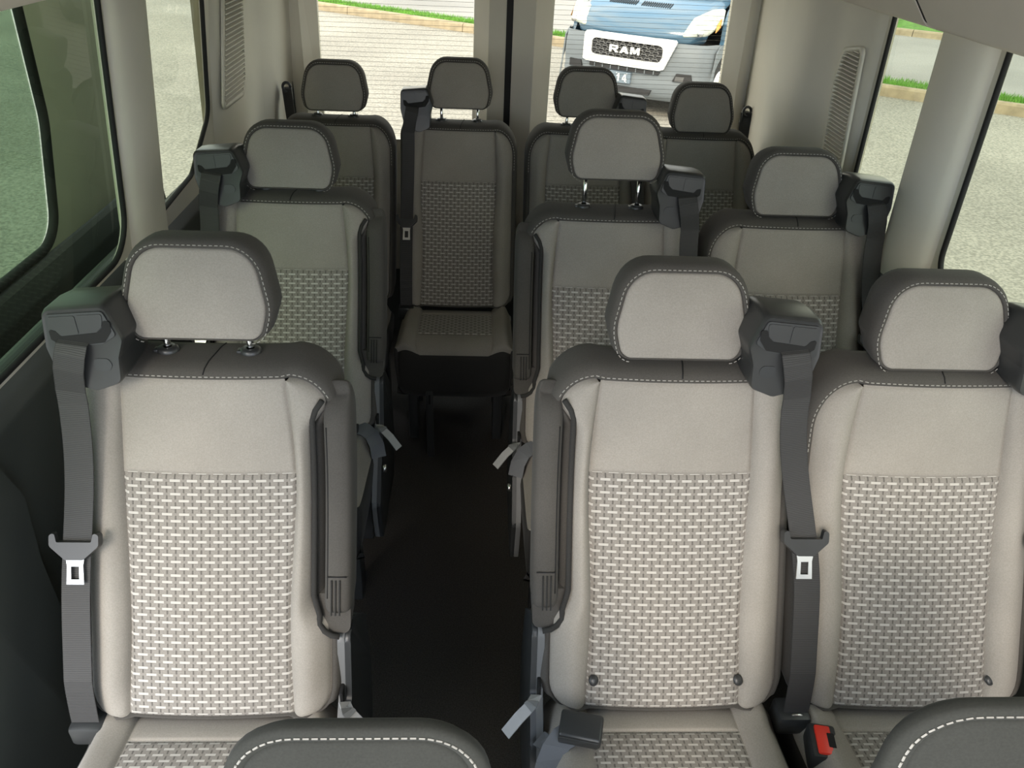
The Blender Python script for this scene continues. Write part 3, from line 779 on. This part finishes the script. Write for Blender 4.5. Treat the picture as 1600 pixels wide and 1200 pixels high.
# overhead air duct along the right side and a smaller roof rail trim on the left
def duct(name, prof, y0, y1, mat):
    return prism(name, prof, 'y', y0, y1, mat, None, .0)
dp = round_poly([(.74, 1.86), (.84, 1.70), (.935, 1.53), (.985, 1.470), (1.03, 1.458), (1.09, 1.475), (1.12, 1.86)], [.02, .10, .06, .03, .02, .02, .01], 5)
rt = root('overhead_duct', 'beige overhead air duct running along the roof above the window seats', 'air duct', (.9, 0, 1.46))
def rel(o, r): o.parent = r; o.matrix_parent_inverse = Matrix.Translation(r.location).inverted(); return o
for a, b in ((-.3, 1.820), (1.836, 2.75)):
    bm = bmesh.new(); v0 = [bm.verts.new((x, a, z)) for x, z in dp]; v1 = [bm.verts.new((x, b, z)) for x, z in dp]; n = len(dp)
    f0 = bm.faces.new(v0); f1 = bm.faces.new(v1[::-1])
    for i in range(n): bm.faces.new((v0[i], v1[i], v1[(i + 1) % n], v0[(i + 1) % n]))
    es = [e for e in bm.edges if e in f0.edges or e in f1.edges]
    bmesh.ops.bevel(bm, geom=list(set(list(f0.edges) + list(f1.edges))), offset=.012, segments=3, affect='EDGES')
    rel(from_bm('duct_section', bm, M['head'], None, True, 50), rt)
o = prism('seam_shade_filler', [(.93 + (x - .93) * .96, 1.66 + (z - 1.66) * .97) for x, z in dp], 'y', 1.80, 1.87, M['seal'], None); rel(o, rt)  # dark piece added inside the duct so its seam gap reads as shade
dpl = round_poly([(-.42, 1.86), (-.46, 1.62), (-.58, 1.535), (-.78, 1.53), (-.82, 1.86)], [.02, .05, .05, .02, .01], 5)
structure(prism('trim_7', dpl[::-1], 'y', -.3, 1.36, M['head'], None))

# rear doors
def door(name, x0, x1, win, y, zb):
    n = len(win); cx = sum(p[0] for p in win) / n; cz = sum(p[1] for p in win) / n
    outer = []
    for x, z in win:
        dx, dz = x - cx, z - cz; ks = []
        if abs(dx) > 1e-9: ks.append(((x1 if dx > 0 else x0) - cx) / dx)
        if abs(dz) > 1e-9: ks.append(((ZTOP if dz > 0 else zb) - cz) / dz)
        k = min(q for q in ks if q > 0); outer.append([cx + dx * k, cz + dz * k])
    for c in ((x0, zb), (x1, zb), (x1, ZTOP), (x0, ZTOP)):
        i = min(range(n), key=lambda i: (outer[i][0] - c[0]) ** 2 + (outer[i][1] - c[1]) ** 2); outer[i] = list(c)
    mid = [(a[0] * .45 + b[0] * .55, a[1] * .45 + b[1] * .55) for a, b in zip(outer, win)]
    vs = [(x, y, z) for x, z in outer] + [(x, y - .018, z) for x, z in mid] + [(x, y + .035, z) for x, z in win] + [(x, y + .06, z) for x, z in outer] + [(x, y + .06, z) for x, z in win]
    fs = []
    for i in range(n):
        j = (i + 1) % n
        for a in (0, 1): fs.append((a * n + i, a * n + j, (a + 1) * n + j, (a + 1) * n + i))
        fs.append((2 * n + i, 2 * n + j, 4 * n + j, 4 * n + i)); fs.append((3 * n + j, 3 * n + i, 4 * n + i, 4 * n + j)); fs.append((j, i, 3 * n + i, 3 * n + j))
    d = mk(name, vs, fs, M['trim'], None, smooth=False); structure(d)
    gl = mk('window_glass', [(x, y + .045, z) for x, z in win], [tuple(range(n))], M['glassrear'], d, False)
    wv = []; wf = []
    zmin, zmax = min(p[1] for p in win), max(p[1] for p in win); wx0, wx1 = min(p[0] for p in win), max(p[0] for p in win)
    k = 0; z = zmin + .02
    while z < zmax - .01:
        b = len(wv)
        for yy, zz in ((y + .0435, z - .0005), (y + .0435, z + .0005), (y + .0448, z)): 
            wv += [(wx0 + .004, yy, zz), (wx1 - .004, yy, zz)]
        wf += [(b, b + 1, b + 3, b + 2), (b + 2, b + 3, b + 5, b + 4), (b + 4, b + 5, b + 1, b)]
        z += .0165
    hw = mk('defroster_lines', wv, wf, M['wire'], d, False); hw['kind'] = 'stuff'
    return d
YD = 3.06
door('door_1', -.715, .096, round_poly([(-.605, .84), (-.030, .84), (-.024, 1.50), (-.588, 1.50)], .03, 6), YD, .30)
door('door_2', .112, 1.035, round_poly([(.262, .86), (.955, .86), (.925, 1.10), (.915, 1.50), (.268, 1.50)], .03, 6), YD, .30)
structure(box('trim_8', (.092, YD - .004, .2), (.116, YD + .05, ZTOP), M['seal'], None))
structure(box('trim_9', (-.735, YD - .01, .2), (-.700, YD + .05, ZTOP), M['trimdark'], None, .004))
structure(box('trim_10', (1.022, YD - .014, .2), (1.034, YD + .05, ZTOP), M['seal'], None))
structure(box('trim_11', (-.73, YD, 0), (1.06, YD + .06, .31), M['trimdark'], None))

# sliding door, slid open alongside the first window
def sliding_door():
    X = -1.02
    hole = round_poly([(.95, .925), (1.80, .925), (1.845, 1.20), (1.80, 1.60), (.95, 1.60)], [.03, .085, .2, .04, .03], 8)
    rt = root('sliding_door', 'dark framed sliding side door standing open outside the first window', 'van door', (X, 1.5, 0))
    xf = lambda z: X + .10 * max(0, z - .93)
    o = cell_with_hole('upper_trim', .80, 2.40, .925 - .03, 1.80, hole, xf, .014, M['trim'], -1); rel(o, rt)
    g = mk('window_glass', [(xf(z) - .02, y, z) for y, z in hole], [tuple(range(len(hole)))], M['glassdoor'], None, False); rel(g, rt)
    pts = [(xf(z) - .005, y, z) for y, z in hole]; pts.append(pts[0])
    rel(tube('window_seal', pts, .011, M['seal'], None, 8, cap=False), rt)
    o = prism('lower_trim', round_poly([(X - .06, .05), (X + .03, .05), (X + .045, .6), (X + .03, .86), (X - .0, .935), (X - .06, .895)], .03, 4), 'y', .80, 2.40, M['trimdark'], None); rel(o, rt)
sliding_door()
# step well moulding in the lower left wall
structure(prism('trim_12', round_poly([(.735, .0), (1.06, .0), (1.055, .60), (1.075, .74), (1.02, .90), (.82, .90)], [.02, .03, .08, .04, .06, .05], 5), 'x', XL - .06, XL + .018, M['trimdark'], None, .010))

# ------------------------------------------------------------------ seats
seat('1L', -.451, 1.088, .010, 'tower', 'arm', 'brightly lit single seat of the front passenger row beside the sliding door', -1, 1, .744, None, ub=.209)
seat('1M', .349, 1.101, -.019, 'arm', 'tower', 'aisle seat of the front double bench with a black buckle lying on its cushion', 1, -1, .748, 'box', ub=.241)
s1r = seat('1R', .809, 1.100, -.031, 'round', 'tower', 'window seat of the front double bench with a red belt release beside its cushion', 1, 0, .74)
seat('2L', -.485, 1.928, -.020, 'tower', 'arm', 'shaded single seat of the middle row behind the brightly lit one', -1, 1, .70, 'web')
seat('2M', .341, 1.855, .050, 'arm', 'tower', 'aisle seat of the middle double bench with headrest raised on two chrome posts', 1, -1, .72, 'web')
seat('2R', .808, 1.838, -.024, 'round', 'tower', 'window seat of the middle double bench below the pillar between two windows', 1, 0, .742)
seat('31', -.495, 2.700, -.008, 'round', 'round', 'dark rear row seat at the quarter panel vent behind the sliding door')
s32 = seat('32', -.069, 2.685, .016, 'tower', 'round', 'rear row seat at the end of the aisle with cushion showing', -1, 0, .718, ub=.195)
seat('33', .365, 2.677, .003, 'round', 'tower', 'rear row seat just past the door gap with its headrest before the parked van', 1, 0, .72)
seat('34', .769, 2.669, -.033, 'round', 'round', 'rear row corner seat below the headlight of the parked van')
# red release buckle between the front double bench
mz = Matrix.Translation((-.183, -.32, 0)) @ Matrix.Rotation(-.17, 4, 'Z') @ Matrix.Translation((.183, .32, 0))
bz = box('belt_buckle', (-.208, -.352, .36), (-.160, -.285, .448), M['black'], s1r, .006, 2, mz)
box('release_button', (-.199, -.347, .445), (-.172, -.292, .4530), M['red'], bz, .003, 2, mz)
box('button_notch', (-.181, -.335, .446), (-.167, -.306, .4535), M['hole'], bz, .002, 2, mz)
tube('anchor_loop', [(-.215 + .022 * cos(t), -.268, .425 + .022 * sin(t)) for t in [pi * 1.2 - i * pi / 8 for i in range(12)]], .003, M['steel'], s1r, 8)
# press studs at the foot of two woven inserts
for sr, us in ((bpy.data.objects['passenger_seat.001'], (-.128, .136)), (s1r, (.146,))):
    for u in us:
        z = .497; y = VZ(z) - .004
        vs = []; q = 14
        for r, d in ((.009, 0), (.0085, -.004), (.005, -.0065), (0.0005, -.007)):
            for t in range(q): vs.append((u + r * cos(2 * pi * t / q), y + d + .55 * r * sin(2 * pi * t / q), z + .85 * r * sin(2 * pi * t / q)))
        mk('press_stud', vs, [(a * q + t, a * q + (t + 1) % q, (a + 1) * q + (t + 1) % q, (a + 1) * q + t) for a in range(3) for t in range(q)], M['gloss'], sr)
# floor strut under the aisle end of the rear row
bm = bmesh.new(); bm_box(bm, (-.105, -.545, 0), (-.078, -.530, .285), .003)
st = from_bm('front_strut', bm, M['gloss'], s32, True, 40)
box('strut_slot', (-.095, -.5465, .225), (-.088, -.5445, .262), M['hole'], st)

# front seats, only their headrests reach into view
fm = dict(face=M['darkface'], dark=M['darkface'], depth=.35, st=.0075, sl=.0052, sr=.0010)
for args, wide in ((('F1', -.112, .385, .0), 1.16), (('F2', .572, .375, .045), 1.34)):
    o = seat(*args, 'round', 'round', 'dark front seat whose stitched headrest rises below the ' + ('single bright seat' if args[0] == 'F1' else 'front double bench'), 0, 0, zoff=-.205, mats=fm, name='front_seat')
    for c in o.children:
        if c.name.startswith('headrest'): c.scale.x = wide

# belts on the rear corner pillars
def pillar_belt(label, x, y, z, s):
    rt = root('seat_belt', label, 'seat belt', (x, y, z))
    tube('pillar_loop', [(.014 * cos(t), -.012, .016 * sin(t)) for t in [i * pi / 8 for i in range(17)]], .005, M['black'], rt, 8)
    box('loop_cover', (-.016, -.010, -.05), (.016, .012, -.002), M['gloss'], rt, .006)
    ribbon('webbing', [(0, -.014, -.005), (s * .004, -.018, -.08), (s * .012, -.03, -.18), (s * .02, -.05, -.30), (s * .02, -.07, -.45)], (s * -.6, -1, .1), .045, .002, M['web'], rt)
pillar_belt('black belt hanging on the rear corner pillar behind the sliding door side vent', -.700, 2.96, 1.055, 1)
pillar_belt('black belt hanging on the rear corner pillar beside the window seat below the headlight', 1.002, 2.96, 1.025, 1)

# ------------------------------------------------------------------ outside
G = -.65
def asphalt(name, c0, c1):
    m, nt, b = new_mat(name)
    f = noise(nt, 38, 4); g = noise(nt, .5, 4); k = noise(nt, 160, 2)
    c = mixc(nt, math_node(nt, 'MULTIPLY', k, .5), ramp(nt, f, c0, c1, .38, .62), tuple(x * .8 for x in c1))
    mm = nt.nodes.new('ShaderNodeMix'); mm.data_type = 'RGBA'; mm.blend_type = 'MULTIPLY'; mm.inputs[0].default_value = 1
    nt.links.new(c, mm.inputs[6]); nt.links.new(ramp(nt, g, (.86, .86, .86), (1.1, 1.1, 1.1), .35, .65), mm.inputs[7])
    nt.links.new(mm.outputs[2], b.inputs['Base Color']); b.inputs['Roughness'].default_value = .9
    bump(nt, b, f, .5, .01)
    return m
M['asphalt'] = asphalt('asphalt', (.18, .170, .145), (.38, .355, .305))
M['road'] = asphalt('road_asphalt', (.24, .23, .215), (.31, .30, .285))
M['kerb'] = plain('kerb_concrete', (.33, .27, .18), .9, var=.18, vscale=7, bscale=60, bstr=.4, bdist=.005)
M['turf'] = plain('turf', (.10, .24, .03), .95, var=.35, vscale=9, bscale=80, bstr=.8, bdist=.03)
M['blade'] = plain('grass_blade', (.13, .31, .04), .8, var=.3, vscale=3)
nx, ny = .5845, .8114; tx, ty = .8114, -.5845                # kerb normal and direction
KD = 12.98
def kp(t, d, z): return (nx * (KD + d) + tx * t, ny * (KD + d) + ty * t, z)
def strip(name, d0, d1, t0, t1, z0, z1, mat, n=1):
    vs = []
    for i in range(n + 1):
        t = t0 + (t1 - t0) * i / n
        vs += [kp(t, d0, z0), kp(t, d1, z1)]
    fs = [(2 * i, 2 * i + 1, 2 * i + 3, 2 * i + 2) for i in range(n)]
    return mk(name, vs, fs, mat, None, False)
structure(strip('ground', -60, .02, -60, 60, G, G, M['asphalt']))
structure(strip('road', .62, 7.0, -60, 60, G + .02, G + .02, M['road']))
structure(strip('grass_verge', .12, .66, -60, 60, G + .14, G + .13, M['turf'], 60))
structure(strip('grass_bank', 7.15, 60, -60, 60, G + .13, G + 2.0, M['turf'], 60))
def kerb_run(name, d, t0, t1, seg, mat):
    first = None
    t = t0; holder = None
    while t < t1:
        prof = [(d, G - .05), (d + .015, G + .12), (d + .035, G + .148), (d + .06, G + .152), (d + .15, G + .15), (d + .15, G - .05)]
        vs = [kp(t + .008, a, z) for a, z in prof] + [kp(t + seg - .008, a, z) for a, z in prof]; n = len(prof)
        fs = [tuple(range(n)), tuple(range(n, 2 * n))[::-1]] + [(i, n + i, n + (i + 1) % n, (i + 1) % n) for i in range(n)]
        if holder is None:
            holder = mk(name, vs, fs, mat, None, False); structure(holder)
        else: mk('kerb_stone', vs, fs, mat, holder, False)
        t += seg
kerb_run('kerb', 0, -22, 14, 3.05, M['kerb'])
kerb_run('kerb_far', 7.0, -12, 20, 3.05, M['kerb'])
def blades(name, d0, d1, t0, t1, n, h, z, label):
    vs = []; fs = []
    for i in range(n):
        p = Vector(kp(random.uniform(t0, t1), random.uniform(d0, d1), z)); a = random.uniform(0, 2 * pi); w = random.uniform(.004, .009); hh = h * random.uniform(.5, 1.2)
        dx, dy = cos(a) * w, sin(a) * w; lx, ly = random.uniform(-.4, .4) * hh, random.uniform(-.4, .4) * hh; b = len(vs)
        vs += [(p.x - dx, p.y - dy, p.z - .01), (p.x + dx, p.y + dy, p.z - .01), (p.x + lx, p.y + ly, p.z + hh)]; fs.append((b, b + 1, b + 2))
    o = mk(name, vs, fs, M['blade'], None, False); o['kind'] = 'stuff'; o['label'] = label; o['category'] = 'grass'
blades('grass', .13, .64, -20, 9, 26000, .07, G + .135, 'bright green grass strip growing behind the parking lot kerb')

# ------------------------------------------------------------------ the parked delivery van
M['vblue'] = plain('blue_paint', (.060, .125, .19), .2, var=.03, coat=1)
M['vgrey'] = plain('grey_bumper', (.145, .165, .18), .55, var=.05, bscale=300, bstr=.1, bdist=.002)
M['vwhite'] = plain('white_bezel', (.74, .75, .74), .25, var=.02)
M['vgrille'] = plain('grille_grey', (.10, .10, .10), .5)
M['vdark'] = plain('dark_recess', (.02, .02, .022), .6)
M['vlamp'] = plain('lamp_clear', (.46, .50, .45), .12, var=.35, vscale=9)
M['vamber'] = plain('lamp_amber', (.75, .32, .06), .2)
M['vplate'] = plain('slate_plate', (.15, .19, .23), .4)
M['vglass'] = plain('windscreen_glass', (.10, .12, .12), .05, var=.2, coat=1)
M['tyre'] = plain('tyre_rubber', (.02, .02, .02), .85)
def delivery_van():
    rt = root('delivery_van', 'blue and grey delivery van with white grille surround parked outside the rear doors', 'van', (1.80, 10.10, G), -math.radians(34))
    # local: x = photo right, y = back into the van, z from the ground
    bow = lambda x: .16 * abs(x / 1.0) ** 2.4 + (.55 * max(0, abs(x) - .86) / .17) ** 2 * 1.0
    def sheet(name, rows, xs_half, mat, nx_=36, parent=rt, close=True):
        """rows: (z, y, half width); bowed horizontally"""
        vs = []
        for z, y, w in rows:
            for i in range(nx_ + 1):
                x = w * sin(pi / 2 * (2 * i / nx_ - 1)) ; vs.append((x, y + bow(x / w), z))
        return mk(name, vs, grid_faces(nx_ + 1, len(rows)), mat, parent)
    bumper = sheet('bumper', [(.20, .10, .90), (.22, .02, .96), (.30, -.01, 1.0), (.44, -.02, 1.02), (.48, .00, 1.02), (.60, -.015, 1.025), (.75, .0, 1.025), (.86, .03, 1.02), (.885, .05, 1.02)], 1.02, M['vgrey'])
    hood = sheet('hood', [(.86, .045, .80), (.90, .02, .84), (.97, .012, .86), (1.04, .05, .87), (1.13, .16, .88), (1.21, .32, .89), (1.285, .52, .90), (1.32, .64, .90)], .9, M['vblue'])
    # bezel ring on the bowed front
    def onf(x, z, off): return (x, bow(x / 1.02) - .03 - off + .05 * max(0, z - .75), z)
    outer = round_poly([(-.615, .925), (-.625, .60), (.46, .575), (.62, .90)][::-1], .03, 5)
    outer = round_poly([(-.60, .575), (.50, .575), (.64, .93), (-.60, .93)], [.02, .03, .03, .06], 6)
    inner = round_poly([(-.465, .665), (.44, .665), (.475, .72), (.475, .82), (.435, .855), (-.44, .855), (-.475, .82), (-.475, .70)], .025, 3)
    n = 64
    def resample(P, n, a0=None):
        cx, cz = 0.0, .76; out = []
        for i in range(n):
            a = 2 * pi * i / n; d = (cos(a) * .62, sin(a) * .17); best = None
            for k in range(len(P)):
                p, q = P[k], P[(k + 1) % len(P)]
                ex, ez = q[0] - p[0], q[1] - p[1]; det = d[0] * (-ez) + ex * d[1]
                if abs(det) < 1e-12: continue
                rx, rz = p[0] - cx, p[1] - cz
                t = (rx * (-ez) + ex * rz) / det; u = (d[0] * rz - d[1] * rx) / det
                if t > 0 and -1e-6 <= u <= 1 + 1e-6: best = t if best is None else max(best, t)
            out.append((cx + d[0] * best, cz + d[1] * best))
        return out
    A, B = resample(outer, n), resample(inner, n); vs = []
    for P_, off in ((A, 0), (A, .028), (B, .034), (B, -.02)):
        vs += [onf(x, z, off) for x, z in P_]
    fs = [(a * n + i, a * n + (i + 1) % n, (a + 1) * n + (i + 1) % n, (a + 1) * n + i) for a in range(3) for i in range(n)]
    bz = mk('grille_surround', vs, fs, M['vwhite'], rt); bz.data.set_sharp_from_angle(angle=math.radians(40))
    mk('grille_backing', [onf(x, z, .012) for x, z in B], [tuple(range(n))], M['vdark'], rt, False)
    # honeycomb bars: flattened hexagon ridges
    vs = []; fs = []
    for r in range(5):
        z = .682 + r * .040
        for c in range(-5, 6):
            x = c * .096 + (.048 if r % 2 else 0)
            if abs(x) > .435 or z > .85: continue
            hexo = [(x + .050 * a, z + .021 * b) for a, b in ((-1, 0), (-.5, -1), (.5, -1), (1, 0), (.5, 1), (-.5, 1))]
            hexi = [(x + .037 * a, z + .012 * b) for a, b in ((-1, 0), (-.5, -1), (.5, -1), (1, 0), (.5, 1), (-.5, 1))]
            b0 = len(vs)
            vs += [onf(a, b, .024) for a, b in hexo] + [onf(a, b, .028) for a, b in hexi] + [onf(a, b, .012) for a, b in hexi]
            for i in range(6):
                j = (i + 1) % 6; fs += [(b0 + i, b0 + j, b0 + 6 + j, b0 + 6 + i), (b0 + 6 + i, b0 + 6 + j, b0 + 12 + j, b0 + 12 + i)]
    hm = mk('grille_mesh', vs, fs, M['vgrille'], rt, False); hm['kind'] = 'stuff'
    # lettering built from strokes (unit box, width first)
    GL = {'R': [[(0, 0), (.27, 0), (.27, 1), (0, 1)], [(.27, .76), (.80, .76), (.88, 1), (.27, 1)], [(.27, .36), (.80, .36), (.84, .58), (.27, .58)], [(.73, .44), (.97, .50), (.97, .88), (.85, 1), (.73, .90)], [(.46, .38), (.76, .38), (1.04, 0), (.72, 0)]],
          'A': [[(0, 0), (.30, 0), (.62, 1), (.38, 1)], [(.70, 0), (1, 0), (.62, 1), (.38, 1)], [(.20, .18), (.80, .18), (.74, .38), (.26, .38)]],
          'M': [[(0, 0), (.22, 0), (.22, 1), (0, 1)], [(.78, 0), (1, 0), (1, 1), (.78, 1)], [(0, 1), (.26, 1), (.60, .22), (.42, .05)], [(.74, 1), (1, 1), (.58, .05), (.40, .22)]],
          '1': [[(.30, 0), (.62, 0), (.62, 1), (.38, 1), (.30, .95)], [(.05, .70), (.30, .95), (.38, 1), (.38, .72), (.05, .55)]],
          '4': [[(.58, 0), (.82, 0), (.82, 1), (.58, 1)], [(0, .20), (1, .20), (1, .40), (0, .40)], [(0, .38), (.24, .38), (.80, 1), (.52, 1)]]}
    def letters(name, body, x0, z0, w, h, gap, off, mat, parent):
        vs = []; fs = []; x = x0
        for ch in body:
            for si, poly in enumerate(GL[ch]):
                b = len(vs); n = len(poly)
                vs += [onf(x + a * w, z0 + c * h, off + .0006 * si) for a, c in poly] + [onf(x + a * w, z0 + c * h, off - .02) for a, c in poly]
                fs += [tuple(range(b, b + n)), tuple(range(b + 2 * n - 1, b + n - 1, -1))] + [(b + i, b + n + i, b + n + (i + 1) % n, b + (i + 1) % n) for i in range(n)]
            x += w + gap
        return mk(name, vs, fs, mat, parent, False)
    letters('grille_lettering', 'RAM', -.215, .722, .120, .080, .022, .046, M['vwhite'], bz)
    # lower intake row: recess with uprights
    P_ = [(-.50, .520), (.44, .520), (.46, .555), (-.50, .565)]
    def inset(name, poly, off, mat, parent=rt, ns=10):
        # quad strip following the bow
        (x0, z0), (x1, z1), (x2, z2), (x3, z3) = poly; vs = []
        for i in range(ns + 1):
            t = i / ns
            xa, za = x0 + (x1 - x0) * t, z0 + (z1 - z0) * t; xb, zb = x3 + (x2 - x3) * t, z3 + (z2 - z3) * t
            vs += [onf(xa, za, off), onf(xb, zb, off), onf(xa, za, off - .05), onf(xb, zb, off - .05)]
        fs = []
        for i in range(ns):
            b = 4 * i; fs += [(b, b + 4, b + 5, b + 1), (b, b + 2, b + 6, b + 4), (b + 1, b + 5, b + 7, b + 3)]
        fs += [(0, 1, 3, 2), (4 * ns, 4 * ns + 2, 4 * ns + 3, 4 * ns + 1)]
        return mk(name, vs, fs, mat, parent, False)
    it = inset('lower_intake', P_, .004, M['vdark'])
    for i in range(8):
        x = -.42 + i * .115; inset('intake_bar', [(x - .006, .520), (x + .006, .520), (x + .006, .562), (x - .006, .562)], .012, M['vgrey'], it, 1)
    inset('fog_lamp', [(.62, .47), (.85, .47), (.83, .56), (.66, .56)], .006, M['vdark']); inset('fog_lamp', [(-.82, .47), (-.62, .49), (-.64, .56), (-.82, .56)], .006, M['vdark'])
    inset('fog_lens', [(.65, .475), (.75, .475), (.76, .53), (.66, .53)], .009, M['vgrille'])
    inset('skirt_slot', [(-.35, .27), (.35, .27), (.38, .335), (-.35, .335)], .006, M['vdark'])
    inset('skirt_slot', [(.80, .26), (.90, .26), (.90, .34), (.84, .34)], .006, M['vdark'])
    pl = inset('number_plate', [(-.24, .375), (.10, .375), (.10, .505), (-.24, .505)], .022, M['vplate'])
    letters('plate_number', '14', -.085, .395, .060, .090, .018, .030, M['vwhite'], pl)
    # plate bolts
    for x, z in ((.05, .488), (.05, .392), (-.09, .488)):
        inset('plate_bolt', [(x - .005, z - .005), (x + .005, z - .005), (x + .005, z + .005), (x - .005, z + .005)], .025, M['vwhite'], pl, 1)
    # headlamps
    for s in (-1, 1):
        P_ = [(s * x, z) for x, z in ((.62, .955), (.90, .985), (.985, 1.09), (.965, 1.26), (.86, 1.25), (.70, 1.16))]
        if s < 0: P_ = P_[::-1]
        P_ = round_poly(P_, .03, 4); k = len(P_); vs = []
        cx = sum(p[0] for p in P_) / k; cz = sum(p[1] for p in P_) / k
        def lp(x, z, off): return (x, bow(x / 1.02) + .02 + max(0, z - .92) * .75 - off, z)
        for sc, off in ((1.02, -.05), (1, .015), (.92, .035), (.6, .05), (.2, .055)):
            vs += [lp(cx + (x - cx) * sc, cz + (z - cz) * sc, off) for x, z in P_]
        fs = [(a * k + i, a * k + (i + 1) % k, (a + 1) * k + (i + 1) % k, (a + 1) * k + i) for a in range(4) for i in range(k)] + [tuple(4 * k + i for i in range(k))]
        hl = mk('headlamp', vs, fs, M['vlamp'], rt)
        q = [lp(s * x, z, .046) for x, z in ((.972, 1.02), (.988, 1.07), (.978, 1.16), (.965, 1.10))]
        q2 = [lp(s * x, z, .0) for x, z in ((.972, 1.02), (.988, 1.07), (.978, 1.16), (.965, 1.10))]
        mk('amber_lens', q + q2, [(0, 1, 2, 3), (4, 5, 1, 0), (5, 6, 2, 1), (6, 7, 3, 2), (7, 4, 0, 3), (7, 6, 5, 4)], M['vamber'], hl, False)
        c = lp(s * .84, 1.01, .052); tube('lamp_projector', [(c[0], c[1] + .02, c[2]), (c[0], c[1] - .008, c[2])], .035, M['chrome'], hl, 14)
    # hood vents
    for x0 in (-.48, -.03):
        hv = None
        for i in range(14):
            x = x0 + i * .028
            hz = lambda y: 1.21 + (y - .32) * .375
            V = [(x + dx, y + bow(x / .895), hz(y) + .003) for dx, y in ((-.006, .34), (.006, .34), (.006, .44), (-.006, .44))]
            V2 = [(a, b, c + .006) for a, b, c in V]
            mk('hood_vent', V + V2, [(0, 1, 2, 3)[::-1], (4, 5, 6, 7), (0, 1, 5, 4), (1, 2, 6, 5), (2, 3, 7, 6), (3, 0, 4, 7)], M['vdark'], rt, False)
    # cowl, windscreen, wipers, body, wheels
    sheet('cowl', [(1.315, .63, .90), (1.325, .90, .90)], .9, M['vgrille'])
    sheet('windscreen', [(1.315, .86, .88), (1.75, 1.30, .84), (2.15, 1.62, .78)], .88, M['vglass'])
    tube('wiper', [(-.30, .70, 1.34), (.02, .73, 1.38), (.22, .76, 1.34)], .012, M['vdark'], rt, 6)
    tube('wiper', [(.32, .74, 1.35), (.62, .80, 1.39), (.84, .95, 1.35)], .012, M['vdark'], rt, 6)
    for s in (-1, 1):
        # fender and side with wheel arch
        arch = [(.62 + .40 * cos(t), .36 + .40 * sin(t)) for t in [pi - i * pi / 14 for i in range(15)]]
        side = [(.50, .90)] + arch[3:] + [(3.6, .36), (3.6, 2.45), (2.0, 2.45), (1.55, 2.15), (.86, 1.32), (.60, 1.24), (.50, 1.10)]
        prism('side_panel', side if s > 0 else side, 'x', s * .98, s * 1.03, M['vblue'], rt, 0)
        lower = [(.20, .24), (.22, .36)] + arch[:9] + [(.68, .87), (.40, .87), (.30, .80)]
        prism('fender_trim', lower, 'x', s * 1.02, s * 1.04, M['vgrey'], rt, 0)
        w = tube('wheel', [(s * .80, .62, .35), (s * .83, .62, .35), (s * .97, .62, .35), (s * 1.0, .62, .35)], [.30, .345, .345, .31], M['tyre'], rt, 28)
        tube('rim', [(s * .98, .62, .35), (s * 1.012, .62, .35)], [.22, .20], M['steel'], w, 24)
        tube('hub_cap', [(s * 1.0, .62, .35), (s * 1.03, .62, .35)], [.07, .05], M['vgrille'], w, 14)
        w2 = tube('wheel', [(s * .80, 2.95, .35), (s * .83, 2.95, .35), (s * .97, 2.95, .35), (s * 1.0, 2.95, .35)], [.30, .345, .345, .31], M['tyre'], rt, 28)
    box('cargo_body', (-.97, 1.75, .30), (.97, 3.6, 2.45), M['vblue'], rt, .05)
    box('underbody', (-.78, .40, .22), (.78, 1.8, .86), M['vdark'], rt)
    prism('roof_front', [(1.62, 2.15), (1.75, 2.45), (2.2, 2.45), (2.2, 2.0)], 'x', -.85, .85, M['vblue'], rt, .01)
    return rt
delivery_van()
